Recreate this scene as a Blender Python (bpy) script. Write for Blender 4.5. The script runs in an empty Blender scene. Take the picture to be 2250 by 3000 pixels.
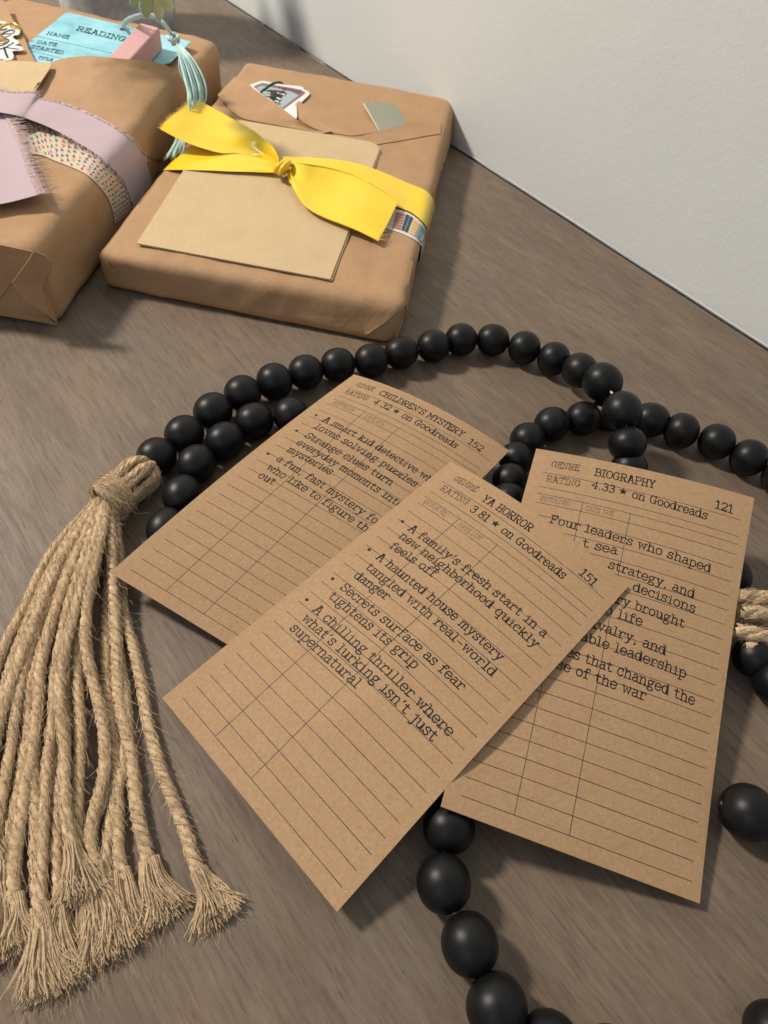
import bpy, math, random
import numpy as np
from mathutils import Vector, noise
from mathutils.bvhtree import BVHTree
from mathutils.geometry import tessellate_polygon
random.seed(7); rng = np.random.default_rng(7)
S = .001                                    # everything below is written in millimetres
C = bpy.data.collections.new("scene"); bpy.context.scene.collection.children.link(C)
sc = bpy.context.scene

# ------------------------------------------------------------------ camera
F = 2000.                                   # focal length in pixels of a 2250 x 3000 picture
UPC = np.array([-.085, .609, .785]); UPC /= np.linalg.norm(UPC); UPC = -UPC
_y = np.array([0, 0, 1.]) - UPC*UPC[2]; _y /= np.linalg.norm(_y)
R = np.array([np.cross(_y, UPC), _y, UPC])  # world = R @ camera (x right, y down, z forward)
HC = 213.48                                 # lens height over the table, mm
cd = bpy.data.cameras.new("camera"); cam = bpy.data.objects.new("camera", cd); C.objects.link(cam)
cd.sensor_fit = 'VERTICAL'; cd.sensor_height = 36; cd.sensor_width = 27; cd.lens = 36*F/3000
cd.clip_start = .01; cd.clip_end = 20
cd.dof.use_dof = True; cd.dof.focus_distance = .235; cd.dof.aperture_fstop = 26
from mathutils import Matrix
M = Matrix([[R[i][0], -R[i][1], -R[i][2]] for i in range(3)]).to_4x4()
M.translation = Vector((0, 0, HC*S)); cam.matrix_world = M
sc.camera = cam
sc.view_settings.view_transform = 'Standard'; sc.view_settings.look = 'None'
sc.view_settings.exposure = 0; sc.view_settings.gamma = 1
# ------------------------------------------------------------------ light
w = bpy.data.worlds.new("World"); sc.world = w; w.use_nodes = True
w.node_tree.nodes['Background'].inputs[0].default_value = (.82, .91, 1, 1)
w.node_tree.nodes['Background'].inputs[1].default_value = .30
def lamp(name, pos, aim, size, power, col, shape='DISK'):
    l = bpy.data.lights.new(name, 'AREA'); l.shape = shape; l.size = size; l.energy = power; l.color = col
    o = bpy.data.objects.new(name, l); C.objects.link(o); o.location = pos
    o.rotation_euler = (Vector(aim)-Vector(pos)).to_track_quat('-Z', 'Y').to_euler(); return o
lamp("ceiling_lamp", (-1.13, .52, 1.15), (.0, .28, 0), .20, 28.5, (1, .905, .79))
lamp("room_light", (-.9, -1.6, 1.7), (0, .3, 0), 1.3, 4.5, (1, .96, .92))

# ------------------------------------------------------------------ helpers
def ray(px, py): return R @ np.array([(px-1125)/F, (py-1500)/F, 1.])
def at(px, py, z=0.):
    v = ray(px, py); t = (z-HC)/v[2]; return np.array([v[0]*t, v[1]*t, z])
WIN = {'a': (0, 0, .434), 'b': (0, 300, .434), 'c': (400, 150, .6028), 'd': (250, 900, .6028), 'e': (1250, 900, .6028),
       'f': (900, 1050, .3617), 'g': (1450, 1250, .4822), 'h': (0, 1200, .4822), 'i': (0, 2000, .5425), 'j': (1050, 2100, .7233),
       'k': (1050, 500, .211), 'l': (0, 0, .1808), 'm': (100, 0, .3014), 'n': (450, 280, .3315), 'o': (850, 250, .3315),
       'p': (0, 250, .3617), 'q': (600, 150, .2411), 'r': (950, 750, .2411), 's': (1400, 1000, .5124), 't': (300, 1100, .4219), 'F': (0, 0, 1)}
def W(k, pts):
    a, b, s = WIN[k]; return [(a+s*p[0], b+s*p[1]) + tuple(p[2:]) for p in pts]
def mesh(name, V, Fc, mat, parent=None, smooth=True, uv=None):
    me = bpy.data.meshes.new(name)
    me.from_pydata([tuple(np.asarray(v)*S) for v in V], [], [tuple(int(i) for i in f) for f in Fc]); me.update()
    if smooth:
        me.polygons.foreach_set('use_smooth', [True]*len(me.polygons))
    o = bpy.data.objects.new(name, me); C.objects.link(o)
    if mat is not None:
        for m in (mat if isinstance(mat, (list, tuple)) else [mat]): me.materials.append(m)
    if parent is not None: o.parent = parent
    return o
def nmesh(name, V, Fc, mat, parent=None, smooth=True):       # big meshes, all faces the same size
    V = np.asarray(V, np.float32)*S; Fc = np.asarray(Fc, np.int32); n, k = Fc.shape
    me = bpy.data.meshes.new(name); me.vertices.add(len(V)); me.vertices.foreach_set('co', V.ravel())
    me.loops.add(n*k); me.loops.foreach_set('vertex_index', Fc.ravel())
    me.polygons.add(n); me.polygons.foreach_set('loop_start', np.arange(0, n*k, k, dtype=np.int32))
    me.polygons.foreach_set('loop_total', np.full(n, k, np.int32)); me.update(calc_edges=True); me.validate()
    me.polygons.foreach_set('use_smooth', [smooth]*n)
    o = bpy.data.objects.new(name, me); C.objects.link(o)
    if mat is not None: me.materials.append(mat)
    if parent is not None: o.parent = parent
    return o
def empty(name, loc):
    o = bpy.data.objects.new(name, None); C.objects.link(o); o.empty_display_size = .02
    o.location = Vector(loc)*S; bpy.context.view_layer.update(); return o
def under(o, parent):                      # parent without moving
    o.parent = parent; o.matrix_parent_inverse = Matrix.Translation(-parent.location); return o
def tag(o, label=None, cat=None, group=None, kind=None):
    if label: o['label'] = label
    if cat: o['category'] = cat
    if group: o['group'] = group
    if kind: o['kind'] = kind
    return o
def solid(o, th, off=-1, bev=0):
    m = o.modifiers.new('thickness', 'SOLIDIFY'); m.thickness = th*S; m.offset = off
    e = o.modifiers.new('crisp_rim', 'EDGE_SPLIT'); e.split_angle = math.radians(50)
    if bev:
        b = o.modifiers.new('bevel', 'BEVEL'); b.width = bev*S; b.segments = 2; b.limit_method = 'ANGLE'
    return o
def cat_rom(P, n):
    P = np.asarray(P, float)
    if len(P) == 2: return np.array([P[0]+(P[1]-P[0])*t for t in np.linspace(0, 1, n)])
    Q = np.vstack([2*P[0]-P[1], P, 2*P[-1]-P[-2]]); out = []
    for x in np.linspace(0, len(P)-1, n):
        i = min(int(x), len(P)-2); t = x-i; a, b, c, d = Q[i:i+4]
        out.append(.5*((2*b)+(-a+c)*t+(2*a-5*b+4*c-d)*t*t+(-a+3*b-3*c+d)*t**3))
    return np.array(out)
def grid_faces(nu, nv, base=0, close=False):
    f = []
    for i in range(nu-1):
        for j in range(nv-1+(1 if close else 0)):
            j2 = (j+1) % nv
            f.append((base+i*nv+j, base+i*nv+j2, base+(i+1)*nv+j2, base+(i+1)*nv+j))
    return f
def tube(P, r, k=8, n=None, caps=True):
    P = cat_rom(P, n) if n else np.asarray(P, float); N = len(P)
    rr = np.full(N, r) if np.isscalar(r) else np.interp(np.linspace(0, 1, N), np.linspace(0, 1, len(r)), r)
    T = np.gradient(P, axis=0); T /= np.linalg.norm(T, axis=1)[:, None]+1e-9
    nrm = np.cross(T[0], [0, 0, 1.]);
    if np.linalg.norm(nrm) < .1: nrm = np.cross(T[0], [1., 0, 0])
    V = []
    for i in range(N):
        nrm = nrm-T[i]*(nrm@T[i]); nrm /= np.linalg.norm(nrm)+1e-9; b = np.cross(T[i], nrm)
        for j in range(k):
            a = 2*math.pi*j/k; V.append(P[i]+rr[i]*(math.cos(a)*nrm+math.sin(a)*b))
    f = [(a, d, c, b) for a, b, c, d in grid_faces(N, k, 0, True)]
    if caps: f += [tuple(range(k)), tuple(range((N-1)*k, N*k))[::-1]]
    return V, f
def fibres(P, r):                          # P (N,K,3), triangular section hairs, tapering
    P = np.asarray(P, float); N, K, _ = P.shape
    T = np.gradient(P, axis=1); T /= np.linalg.norm(T, axis=2)[..., None]+1e-9
    a = np.cross(T, np.array([.3, .2, 1.])); a /= np.linalg.norm(a, axis=2)[..., None]+1e-9
    b = np.cross(T, a); rr = np.asarray(r)*np.ones(N); tp = np.linspace(1, .45, K)
    V = np.stack([P+(math.cos(t)*a+math.sin(t)*b)*(rr[:, None]*tp)[..., None] for t in (0, 2.094, 4.189)], 2)
    idx = np.arange(N*K*3).reshape(N, K, 3); f = []
    for j in range(3):
        j2 = (j+1) % 3
        f.append(np.stack([idx[:, :-1, j], idx[:, :-1, j2], idx[:, 1:, j2], idx[:, 1:, j]], -1).reshape(-1, 4))
    return V.reshape(-1, 3), np.concatenate(f)
def join(parts):                           # [(V, F4)] -> one
    V, Fc, b = [], [], 0
    for v, f in parts:
        v = np.asarray(v); V.append(v); Fc += [tuple(int(x)+b for x in q) for q in f]; b += len(v)
    return np.vstack(V), Fc
def poly(name, pts, mat, th=.4, parent=None, bev=0, sm=False):   # flat outline in 3D, given thickness
    P = [Vector(p) for p in pts]; tr = tessellate_polygon([P])
    n = (P[1]-P[0]).cross(P[2]-P[0]); Fc = []
    for t in tr:
        a, b, c = (P[i] for i in t); Fc.append(t if (b-a).cross(c-a).z > 0 else t[::-1])
    o = mesh(name, [np.array(p) for p in P], Fc, mat, parent, sm); return solid(o, th)
# ------------------------------------------------------------------ materials
def mat(name, col, rough=.6, spec=.4, **k):
    m = bpy.data.materials.new(name); m.use_nodes = True; b = m.node_tree.nodes['Principled BSDF']
    b.inputs['Base Color'].default_value = (*col, 1); b.inputs['Roughness'].default_value = rough
    b.inputs['Specular IOR Level'].default_value = spec
    for a, v in k.items(): b.inputs[a.replace('_', ' ')].default_value = v
    return m
class N:                                   # tiny node writer
    def __init__(s, m): s.t = m.node_tree; s.b = s.t.nodes['Principled BSDF']; s.co = s.t.nodes.new('ShaderNodeTexCoord')
    def new(s, t, **k):
        n = s.t.nodes.new('ShaderNode'+t)
        for a, v in k.items(): setattr(n, a, v)
        return n
    def link(s, a, b): s.t.links.new(a, b)
    def map(s, scale=(1, 1, 1), rot=(0, 0, 0), loc=(0, 0, 0), src='Object'):
        n = s.new('Mapping'); s.link(s.co.outputs[src], n.inputs[0])
        n.inputs['Scale'].default_value = scale; n.inputs['Rotation'].default_value = rot; n.inputs['Location'].default_value = loc
        return n.outputs[0]
    def noise(s, v, scale, detail=4, rough=.55, dist=0):
        n = s.new('TexNoise'); s.link(v, n.inputs['Vector']); n.inputs['Scale'].default_value = scale
        n.inputs['Detail'].default_value = detail; n.inputs['Roughness'].default_value = rough; n.inputs['Distortion'].default_value = dist
        return n.outputs['Fac']
    def ramp(s, f, stops):
        n = s.new('ValToRGB'); s.link(f, n.inputs[0]); e = n.color_ramp.elements
        while len(e) < len(stops): e.new(.5)
        for i, (p, c) in enumerate(stops):
            e[i].position = p; e[i].color = (*c, 1) if not np.isscalar(c) else (c, c, c, 1)
        return n.outputs[0]
    def mix(s, f, a, b, mode='MIX'):
        n = s.new('MixRGB', blend_type=mode)
        for i, x in enumerate((f, a, b)):
            if hasattr(x, 'links'): s.link(x, n.inputs[i])
            elif np.isscalar(x): n.inputs[i].default_value = x if i == 0 else (x, x, x, 1)
            else: n.inputs[i].default_value = (*x, 1)
        return n.outputs[0]
    def bump(s, h, strength, dist, prev=None):
        n = s.new('Bump'); s.link(h, n.inputs['Height']); n.inputs['Strength'].default_value = strength
        n.inputs['Distance'].default_value = dist*S
        if prev is not None: s.link(prev, n.inputs['Normal'])
        s.link(n.outputs[0], s.b.inputs['Normal']); return n.outputs[0]
    def color(s, c): s.link(c, s.b.inputs['Base Color'])

def kraft_card():
    m = mat('kraft_card_stock', (.5, .3, .15), .78, .25); n = N(m); v = n.map()
    big = n.noise(v, 90, 3); mid = n.noise(v, 760, 5, .7); f = n.noise(n.map((1, 3.2, 1), (0, 0, .6)), 1050, 3, .7)
    c = n.ramp(mid, [(.28, (.355, .222, .122)), (.5, (.405, .260, .145)), (.75, (.465, .305, .175))])
    c = n.mix(n.ramp(big, [(.35, 0.), (.7, .35)]), c, (.375, .222, .112))
    c = n.mix(n.ramp(f, [(.57, 0.), (.68, .85)]), c, (.27, .155, .075))
    f2 = n.noise(n.map((3., 1, 1), (0, 0, -.5)), 900, 3, .7)
    c = n.mix(n.ramp(f2, [(.60, 0.), (.74, .55)]), c, (.62, .46, .28))
    n.color(c); n.bump(mid, .25, .25); return m
def wrap_paper(name, c1, c2):
    m = mat(name, c1, .64, .25); n = N(m); v = n.map()
    a = n.noise(v, 55, 4, .55, .4); b = n.noise(v, 700, 3, .6); s = n.noise(n.map((1, 14, 1)), 260, 2)
    c = n.mix(n.ramp(a, [(.3, 0.), (.7, 1.)]), c1, c2)
    c = n.mix(n.ramp(b, [(.4, 0.), (.75, .28)]), c, tuple(x*.72 for x in c1))
    c = n.mix(n.ramp(s, [(.45, 0.), (.7, .16)]), c, tuple(min(1, x*1.25) for x in c1))
    vo = n.new('TexVoronoi', feature='DISTANCE_TO_EDGE'); q = n.new('Mapping'); wv = n.new('MixRGB'); wv.inputs[0].default_value = .35
    nz = n.new('TexNoise'); n.link(v, nz.inputs['Vector']); nz.inputs['Scale'].default_value = 14; nz.inputs['Detail'].default_value = 2
    n.link(v, wv.inputs[1]); n.link(nz.outputs['Color'], wv.inputs[2]); n.link(wv.outputs[0], vo.inputs['Vector']); vo.inputs['Scale'].default_value = 17
    cre = n.ramp(vo.outputs['Distance'], [(0., 0.), (.05, 1.)])
    n.color(c); p = n.bump(n.noise(v, 45, 3, .5, .8), .45, 1.8); p = n.bump(cre, .10, .3, p); n.bump(b, .18, .2, p); return m
def wood():
    m = mat('grey_stained_wood', (.15, .12, .09), .48, .35); n = N(m)
    ang = -GR
    v = n.map((1, 1, 1), (0, 0, ang)); 
    def st(a, b, sc, d=4, r=.55, dist=0, loc=(0, 0, 0)):
        q = n.new('Mapping'); n.link(v, q.inputs[0]); q.inputs['Scale'].default_value = (a, b, 1); q.inputs['Location'].default_value = loc
        return n.noise(q.outputs[0], sc, d, r, dist)
    broad = st(3.2, 13, 3.2, 6, .62, .6); fine = st(60, 640, 1, 6, .74, .35); hair = st(85, 1500, 1, 4, .75, .5, (3, 1, 0))
    pore = st(150, 1900, 1, 2, .6, .3, (7, 3, 0)); blot = st(16, 30, 1.5, 5, .65, 1.2, (1, 5, 0)); warm = st(9, 34, 1.4, 4, .6, .9, (9, 2, 0))
    cool = st(9, 15, 1.3, 4, .6, .8, (4, 8, 0))
    c = n.ramp(broad, [(.25, (0.152, 0.109, 0.078)), (.5, (0.189, 0.139, 0.100)), (.78, (0.231, 0.175, 0.125))])
    c = n.mix(n.ramp(cool, [(.42, 0.), (.68, .55)]), c, (0.155, 0.129, 0.108))
    c = n.mix(n.ramp(warm, [(.54, 0.), (.74, .5)]), c, (0.274, 0.176, 0.098))
    c = n.mix(n.ramp(blot, [(.50, 0.), (.72, .40)]), c, (0.120, 0.085, 0.063))
    ms = st(28, 240, 1, 5, .65, .8, (2, 6, 0)); c = n.mix(n.ramp(ms, [(.36, .35), (.52, 0.)]), c, (0.120, 0.087, 0.063)); c = n.mix(n.ramp(ms, [(.54, 0.), (.72, .25)]), c, (0.265, 0.200, 0.140))
    c = n.mix(n.ramp(fine, [(.36, .70), (.50, 0.)]), c, (0.113, 0.080, 0.056))
    c = n.mix(n.ramp(fine, [(.54, 0.), (.74, .30)]), c, (0.279, 0.218, 0.163))
    c = n.mix(n.ramp(hair, [(.36, .5), (.48, 0.)]), c, (0.101, 0.070, 0.050))
    c = n.mix(n.ramp(pore, [(.27, .8), (.35, 0.)]), c, (0.058, 0.039, 0.028))
    n.color(c); h = n.mix(.5, hair, pore, 'MULTIPLY'); p = n.bump(fine, .2, .5); n.bump(hair, .3, .25, p)
    n.link(n.ramp(fine, [(.3, .60), (.7, .42)]), n.b.inputs['Roughness']); return m
def wall_paint():
    m = mat('matt_white_wall_paint', (.66, .655, .62), .72, .25); n = N(m); v = n.map()
    a = n.noise(v, 260, 3, .6, .4); b = n.noise(v, 900, 2, .5)
    n.color(n.mix(n.ramp(n.noise(v, 9, 4), [(.3, 0.), (.7, 1.)]), (.65, .675, .67), (.695, .715, .705)))
    p = n.bump(a, .22, .7); n.bump(b, .2, .3, p); return m
def bead_black():
    m = mat('matt_black_bead_paint', (.003, .003, .0036), .42, .30); n = N(m); v = n.map()
    n.link(n.ramp(n.noise(v, 400, 4, .6), [(.35, .37), (.7, .46)]), n.b.inputs['Roughness'])
    n.color(n.mix(n.ramp(n.noise(v, 1500, 2, .6), [(.70, 0.), (.80, .35)]), (.0055, .0055, .006), (.03, .028, .027)))
    n.bump(n.noise(v, 900, 3), .10, .12); return m
def jute(name, a, b):
    m = mat(name, a, .85, .15); n = N(m); v = n.map()
    c = n.mix(n.ramp(n.noise(v, 700, 4, .7), [(.35, 0.), (.66, 1.)]), a, b)
    c = n.mix(n.ramp(n.noise(v, 120, 3, .6), [(.5, 0.), (.75, .5)]), c, tuple(x*.62 for x in a))
    n.color(c); n.bump(n.noise(v, 1900, 3, .7), .7, .35)
    n.b.inputs['Sheen Weight'].default_value = .25; return m
def cloth(name, c1, c2, rough=.4, spec=.5, sheen=.2, wv=3000):
    m = mat(name, c1, rough, spec); n = N(m); v = n.map()
    n.color(n.mix(n.noise(v, 70, 3), c1, c2)); n.b.inputs['Sheen Weight'].default_value = sheen
    n.bump(n.noise(n.map((1, 8, 1)), wv, 2), .12, .12); return m
def ink(name, col, dens):                  # worn stamp ink: what the ink misses stays card
    m = mat(name, col, .6, .3); n = N(m); v = n.map()
    f = n.ramp(n.noise(v, 1900, 3, .65), [(dens[0], 0.), (dens[1], 1.)])
    n.link(f, n.b.inputs['Alpha']); return m
def concrete():
    m = mat('grey_concrete', (.2, .2, .2), .75, .3); n = N(m); v = n.map()
    c = n.ramp(n.noise(v, 45, 6, .65, .6), [(.3, (.36, .375, .39)), (.5, (.52, .54, .55)), (.72, (.72, .74, .75))])
    n.color(c); n.bump(n.noise(v, 300, 4, .6), .4, .6); return m
def watercolour():
    m = mat('blue_watercolour_card', (.2, .5, .6), .6, .3); n = N(m); v = n.map()
    n.color(n.ramp(n.noise(v, 34, 4, .6, .7), [(.3, (.17, .42, .52)), (.45, (.27, .57, .66)), (.6, (.33, .64, .72)), (.8, (.5, .74, .78))])); return m

GRW = np.array([188.0+204.5, 308.6-719.3]); GR = math.atan2(GRW[1], GRW[0])
M_CARD = kraft_card(); M_WOOD = wood(); M_WALL = wall_paint(); M_BEAD = bead_black()
M_PAPER = wrap_paper('brown_wrapping_paper', (.40, .240, .128), (.45, .28, .150))
M_ENV = wrap_paper('tan_envelope_paper', (.55, .41, .235), (.59, .44, .255))
M_JUTE = jute('jute_twine', (.50, .345, .195), (.74, .555, .345)); M_FRAY = jute('jute_fibre', (.56, .375, .195), (.70, .53, .32))
M_INK = ink('black_typewriter_ink', (.012, .009, .008), (.20, .30)); M_FADE = ink('faded_grey_stamp_ink', (.085, .068, .052), (.38, .54))
M_FADE2 = ink('very_faded_stamp_ink', (.20, .155, .105), (.44, .58)); M_RULE = ink('dark_blue_rule_ink', (.035, .032, .045), (.26, .42))
M_YEL = cloth('yellow_satin', (.86, .585, .003), (.90, .64, .005), .27, .7, .15)
M_LIL = cloth('lilac_cotton', (.47, .36, .40), (.50, .385, .425), .8, .2, .3, 1800)
M_FUZZ = mat('lilac_loose_thread', (.66, .50, .50), .8, .2); M_YTHR = mat('yellow_loose_thread', (.86, .66, .20), .6, .3)
M_WHITE = mat('white_sticker_stock', (.78, .77, .75), .35, .5); M_BLACK = mat('black_print', (.012, .012, .014), .5, .3)
M_TEAL = mat('aqua_silk_thread', (.40, .66, .62), .38, .5, Sheen_Weight=.4); M_AQUA = mat('pale_aqua_silk_thread', (.62, .80, .77), .35, .5, Sheen_Weight=.4)
M_PINK = mat('pink_rubber', (.60, .31, .29), .75, .25); n_ = N(M_PINK); n_.color(n_.mix(n_.noise(n_.map(), 260, 4), (.54, .31, .31), (.62, .37, .365))); n_.bump(n_.noise(n_.map(), 900, 3), .3, .2)
M_GOLD = mat('gold_wire', (.72, .46, .12), .25, .6, Metallic=1.); M_BLUE = watercolour(); M_CONC = concrete()
M_DARK = mat('dark_gap_shade', (.02, .022, .03), .8, .1); M_CHIP = mat('old_white_caulk', (.62, .6, .56), .8, .2)
M_CORD = mat('cream_cotton_cord', (.62, .54, .40), .8, .2)

# ------------------------------------------------------------------ setting: table and wall
gd = GRW/np.linalg.norm(GRW); nw = np.array([gd[1], -gd[0]]); nw = nw if nw @ [1, 1] > 0 else -nw   # towards the wall
A0 = np.array([-204.5, 719.3])
def slab(name, p0, L0, L1, w0, w1, z0, z1, m, seg=1):
    V = []
    for z in (z0, z1):
        for a, b in ((L0, w0), (L1, w0), (L1, w1), (L0, w1)):
            q = p0+gd*a+nw*b; V.append((q[0], q[1], z))
    return mesh(name, V, [(3, 2, 1, 0), (4, 5, 6, 7), (0, 1, 5, 4), (1, 2, 6, 5), (2, 3, 7, 6), (3, 0, 4, 7)], m, None, False)
tag(slab('tabletop', A0, -1500, 1700, -1500, 0, -25, 0, M_WOOD), 'grey brown stained wooden tabletop with streaky grain', kind='structure')
tag(slab('wall', A0, -1500, 1700, 2.5, 60, -60, 1500, M_WALL), 'off white painted wall behind the table', kind='structure')
t = slab('gap_shade_strip', A0, -1500, 1700, .02, 2.48, -30, -.35, M_DARK); tag(t, 'dark strip coloured as the shade in the gap between the tabletop and the wall', kind='structure')  # near-black strip; its colour stands in for the shade down the gap
# torn beads of old caulk along the gap
parts = []
for a0, a1, b in ((95, 122, .2), (226, 243, .1), (248, 262, .1), (262.5, 300, 2.55), (300, 345, 2.6), (350, 470, 2.65), (470, 640, 2.6), (60, 66, .4), (130, 160, .1)):
    n = max(6, int((a1-a0)/2)); P = []
    for i in range(n):
        q = A0+gd*(a0+(a1-a0)*i/(n-1))+nw*(b-.15+.12*noise.noise(Vector((i*.4, a0, 0))))
        P.append((q[0], q[1], .05+.12*noise.noise(Vector((i*.3, a0, 5))) if b < 1 else .55+.15*noise.noise(Vector((i*.3, a0, 5)))))
    parts.append(tube(P, [.05, .2, .3, .2, .28, .05] if b < 1 else [.15, .45, .4, .5, .4, .2], 6, caps=False))
V, f = join(parts); tag(mesh('caulk', V, f, M_CHIP), 'thin broken line of white caulk along the table edge', kind='structure')

# ------------------------------------------------------------------ stroke typewriter face
G = {}
def g(ch, w, *st): G[ch] = (w, st)
g('A', .78, '.12,0 .36,1 .42,1 .66,0', '.2,.36 .58,.36', '0,0 .25,0', '.53,0 .78,0', '.2,1 .42,1')
g('B', .70, '0,0 .4,0', '0,1 .38,1', '.13,0 .13,1', '~.38,1 .58,.93 .58,.62 .36,.54', '~.36,.54 .64,.46 .64,.1 .4,0', '.13,.54 .36,.54')
g('C', .70, '~.62,.75 .5,.95 .3,.99 .1,.82 .04,.5 .1,.18 .32,.01 .52,.05 .65,.25', '.62,.7 .62,1')
g('D', .72, '0,0 .34,0', '0,1 .34,1', '.13,0 .13,1', '~.34,1 .58,.87 .66,.5 .58,.13 .34,0')
g('E', .68, '0,0 .64,0 .64,.27', '0,1 .6,1 .6,.75', '.13,0 .13,1', '.13,.52 .42,.52', '.42,.4 .42,.64')
g('F', .66, '0,0 .3,0', '0,1 .6,1 .6,.75', '.13,0 .13,1', '.13,.52 .42,.52', '.42,.4 .42,.64')
g('G', .76, '~.6,.75 .5,.95 .3,.99 .1,.82 .04,.5 .1,.18 .32,.01 .5,.05 .6,.2', '.38,.42 .72,.42', '.6,.42 .6,.02', '.6,.7 .6,1')
g('H', .74, '.13,0 .13,1', '.61,0 .61,1', '.13,.52 .61,.52', '0,0 .27,0', '0,1 .27,1', '.47,0 .74,0', '.47,1 .74,1')
g('I', .46, '0,0 .46,0', '0,1 .46,1', '.23,0 .23,1')
g('L', .66, '0,1 .32,1', '.15,1 .15,0', '0,0 .62,0 .62,.3')
g('M', .84, '0,0 .22,0', '.6,0 .84,0', '.1,0 .1,1', '.74,0 .74,1', '.1,1 .42,.38 .74,1', '0,1 .12,1', '.72,1 .84,1')
g('N', .76, '.12,0 .12,1 .62,0 .62,1', '0,1 .14,1', '0,0 .25,0', '.48,1 .76,1')
g('O', .72, '~.36,1 .12,.87 .04,.5 .12,.13 .36,0 .6,.13 .68,.5 .6,.87 .36,1')
g('P', .68, '.13,0 .13,1', '0,0 .34,0', '0,1 .38,1', '~.38,1 .6,.93 .62,.58 .38,.47', '.13,.47 .38,.47')
g('R', .76, '.13,0 .13,1', '0,0 .3,0', '0,1 .38,1', '~.38,1 .6,.93 .62,.58 .38,.49', '.13,.49 .38,.49', '.36,.49 .6,0 .76,0')
g('S', .66, '~.56,.78 .45,.98 .2,.98 .07,.8 .14,.6 .4,.48 .58,.35 .58,.14 .4,.01 .15,.04 .05,.25', '.58,.73 .58,1', '.04,.3 .04,0')
g('T', .68, '.02,.72 .02,1 .66,1 .66,.72', '.34,1 .34,0', '.18,0 .5,0')
g('U', .74, '~.13,1 .13,.3 .2,.06 .37,0 .54,.06 .61,.3 .61,1', '0,1 .27,1', '.47,1 .74,1')
g('Y', .74, '.1,1 .37,.48 .64,1', '.37,.48 .37,0', '.2,0 .54,0', '0,1 .24,1', '.5,1 .74,1')
g('K', .74, '.12,0 .12,1', '.6,1 .14,.42', '.3,.6 .66,0')
g('a', .58, '~.1,.56 .25,.66 .42,.6 .45,.45 .45,.12 .5,0 .6,.03', '~.45,.38 .2,.36 .05,.24 .07,.06 .22,-.01 .38,.06 .45,.16')
g('b', .62, '0,1 .12,1 .12,0', '~.12,.5 .25,.65 .42,.65 .56,.5 .57,.18 .42,.01 .25,.01 .12,.15')
g('c', .56, '~.5,.5 .4,.65 .22,.66 .06,.5 .05,.18 .2,.0 .38,0 .52,.15', '.5,.48 .5,.66')
g('d', .66, '.36,1 .5,1 .5,0 .64,0', '~.5,.5 .38,.65 .2,.65 .06,.5 .05,.18 .2,.01 .38,.01 .5,.15')
g('e', .58, '~.06,.35 .53,.35 .5,.55 .36,.66 .2,.65 .06,.5 .05,.2 .18,.01 .38,0 .52,.14')
g('f', .52, '~.52,.88 .44,1 .28,1 .2,.85 .2,.6', '.2,.7 .2,0', '.04,.62 .44,.62', '.04,0 .4,0')
g('g', .64, '~.3,.66 .12,.6 .08,.42 .18,.25 .34,.25 .46,.4 .44,.58 .3,.66', '.44,.6 .6,.66', '~.18,.25 .1,.12 .2,.04 .42,.03 .54,-.1 .46,-.25 .25,-.3 .08,-.24 .05,-.1 .2,.04')
g('h', .70, '0,1 .14,1 .14,0', '~.14,.45 .25,.62 .42,.66 .54,.55 .55,.35 .55,0', '.02,0 .28,0', '.42,0 .7,0')
g('i', .44, '.06,.64 .24,.64 .24,0', '.02,0 .44,0', '.23,.87 .24,.9')
g('j', .40, '~.06,.64 .28,.64 .28,.3 .28,-.1 .2,-.27 .02,-.26', '.28,.87 .29,.9')
g('k', .66, '0,1 .13,1 .13,0', '.02,0 .26,0', '.5,.63 .14,.25', '.26,.38 .52,0', '.38,.63 .62,.63', '.42,0 .66,0')
g('l', .44, '.04,1 .22,1 .22,0', '0,0 .44,0')
g('m', .86, '0,.64 .1,.64 .1,0', '0,0 .22,0', '~.1,.45 .2,.63 .34,.64 .42,.5 .42,0', '~.42,.45 .52,.63 .66,.64 .74,.5 .74,0', '.34,0 .52,0', '.66,0 .86,0')
g('n', .70, '0,.64 .14,.64 .14,0', '~.14,.45 .25,.62 .42,.66 .54,.55 .55,.35 .55,0', '.02,0 .28,0', '.42,0 .7,0')
g('o', .60, '~.3,.66 .12,.58 .05,.33 .12,.08 .3,0 .48,.08 .55,.33 .48,.58 .3,.66')
g('p', .64, '0,.64 .13,.64 .13,-.3', '0,-.3 .3,-.3', '~.13,.5 .25,.65 .42,.65 .57,.5 .57,.18 .42,.01 .25,.01 .13,.15')
g('q', .64, '.62,.64 .5,.64 .5,-.3', '.34,-.3 .64,-.3', '~.5,.5 .38,.65 .2,.65 .06,.5 .05,.18 .2,.01 .38,.01 .5,.15')
g('r', .58, '0,.64 .16,.64 .16,0', '.02,0 .4,0', '~.16,.4 .28,.6 .42,.66 .54,.6 .55,.5')
g('s', .54, '~.46,.5 .38,.65 .2,.66 .08,.53 .14,.4 .36,.3 .48,.18 .4,.01 .18,0 .05,.14', '.47,.46 .47,.66', '.04,.18 .04,0')
g('t', .52, '~.2,.92 .2,.4 .22,.08 .34,0 .5,.08', '.02,.63 .44,.63')
g('u', .68, '~.0,.64 .14,.64 .14,.2 .2,.03 .36,0 .5,.12 .54,.2', '.4,.64 .54,.64 .54,0 .68,0')
g('v', .64, '.1,.64 .32,0 .54,.64', '0,.64 .22,.64', '.42,.64 .64,.64')
g('w', .82, '.1,.64 .24,0 .41,.58 .58,0 .72,.64', '0,.64 .22,.64', '.6,.64 .82,.64')
g('y', .66, '.12,.64 .34,.02', '~.56,.64 .34,.02 .22,-.25 .06,-.28', '0,.64 .24,.64', '.44,.64 .66,.64')
g('z', .56, '.06,.48 .06,.63 .5,.63 .06,.02 .52,.02 .52,.18')
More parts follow.
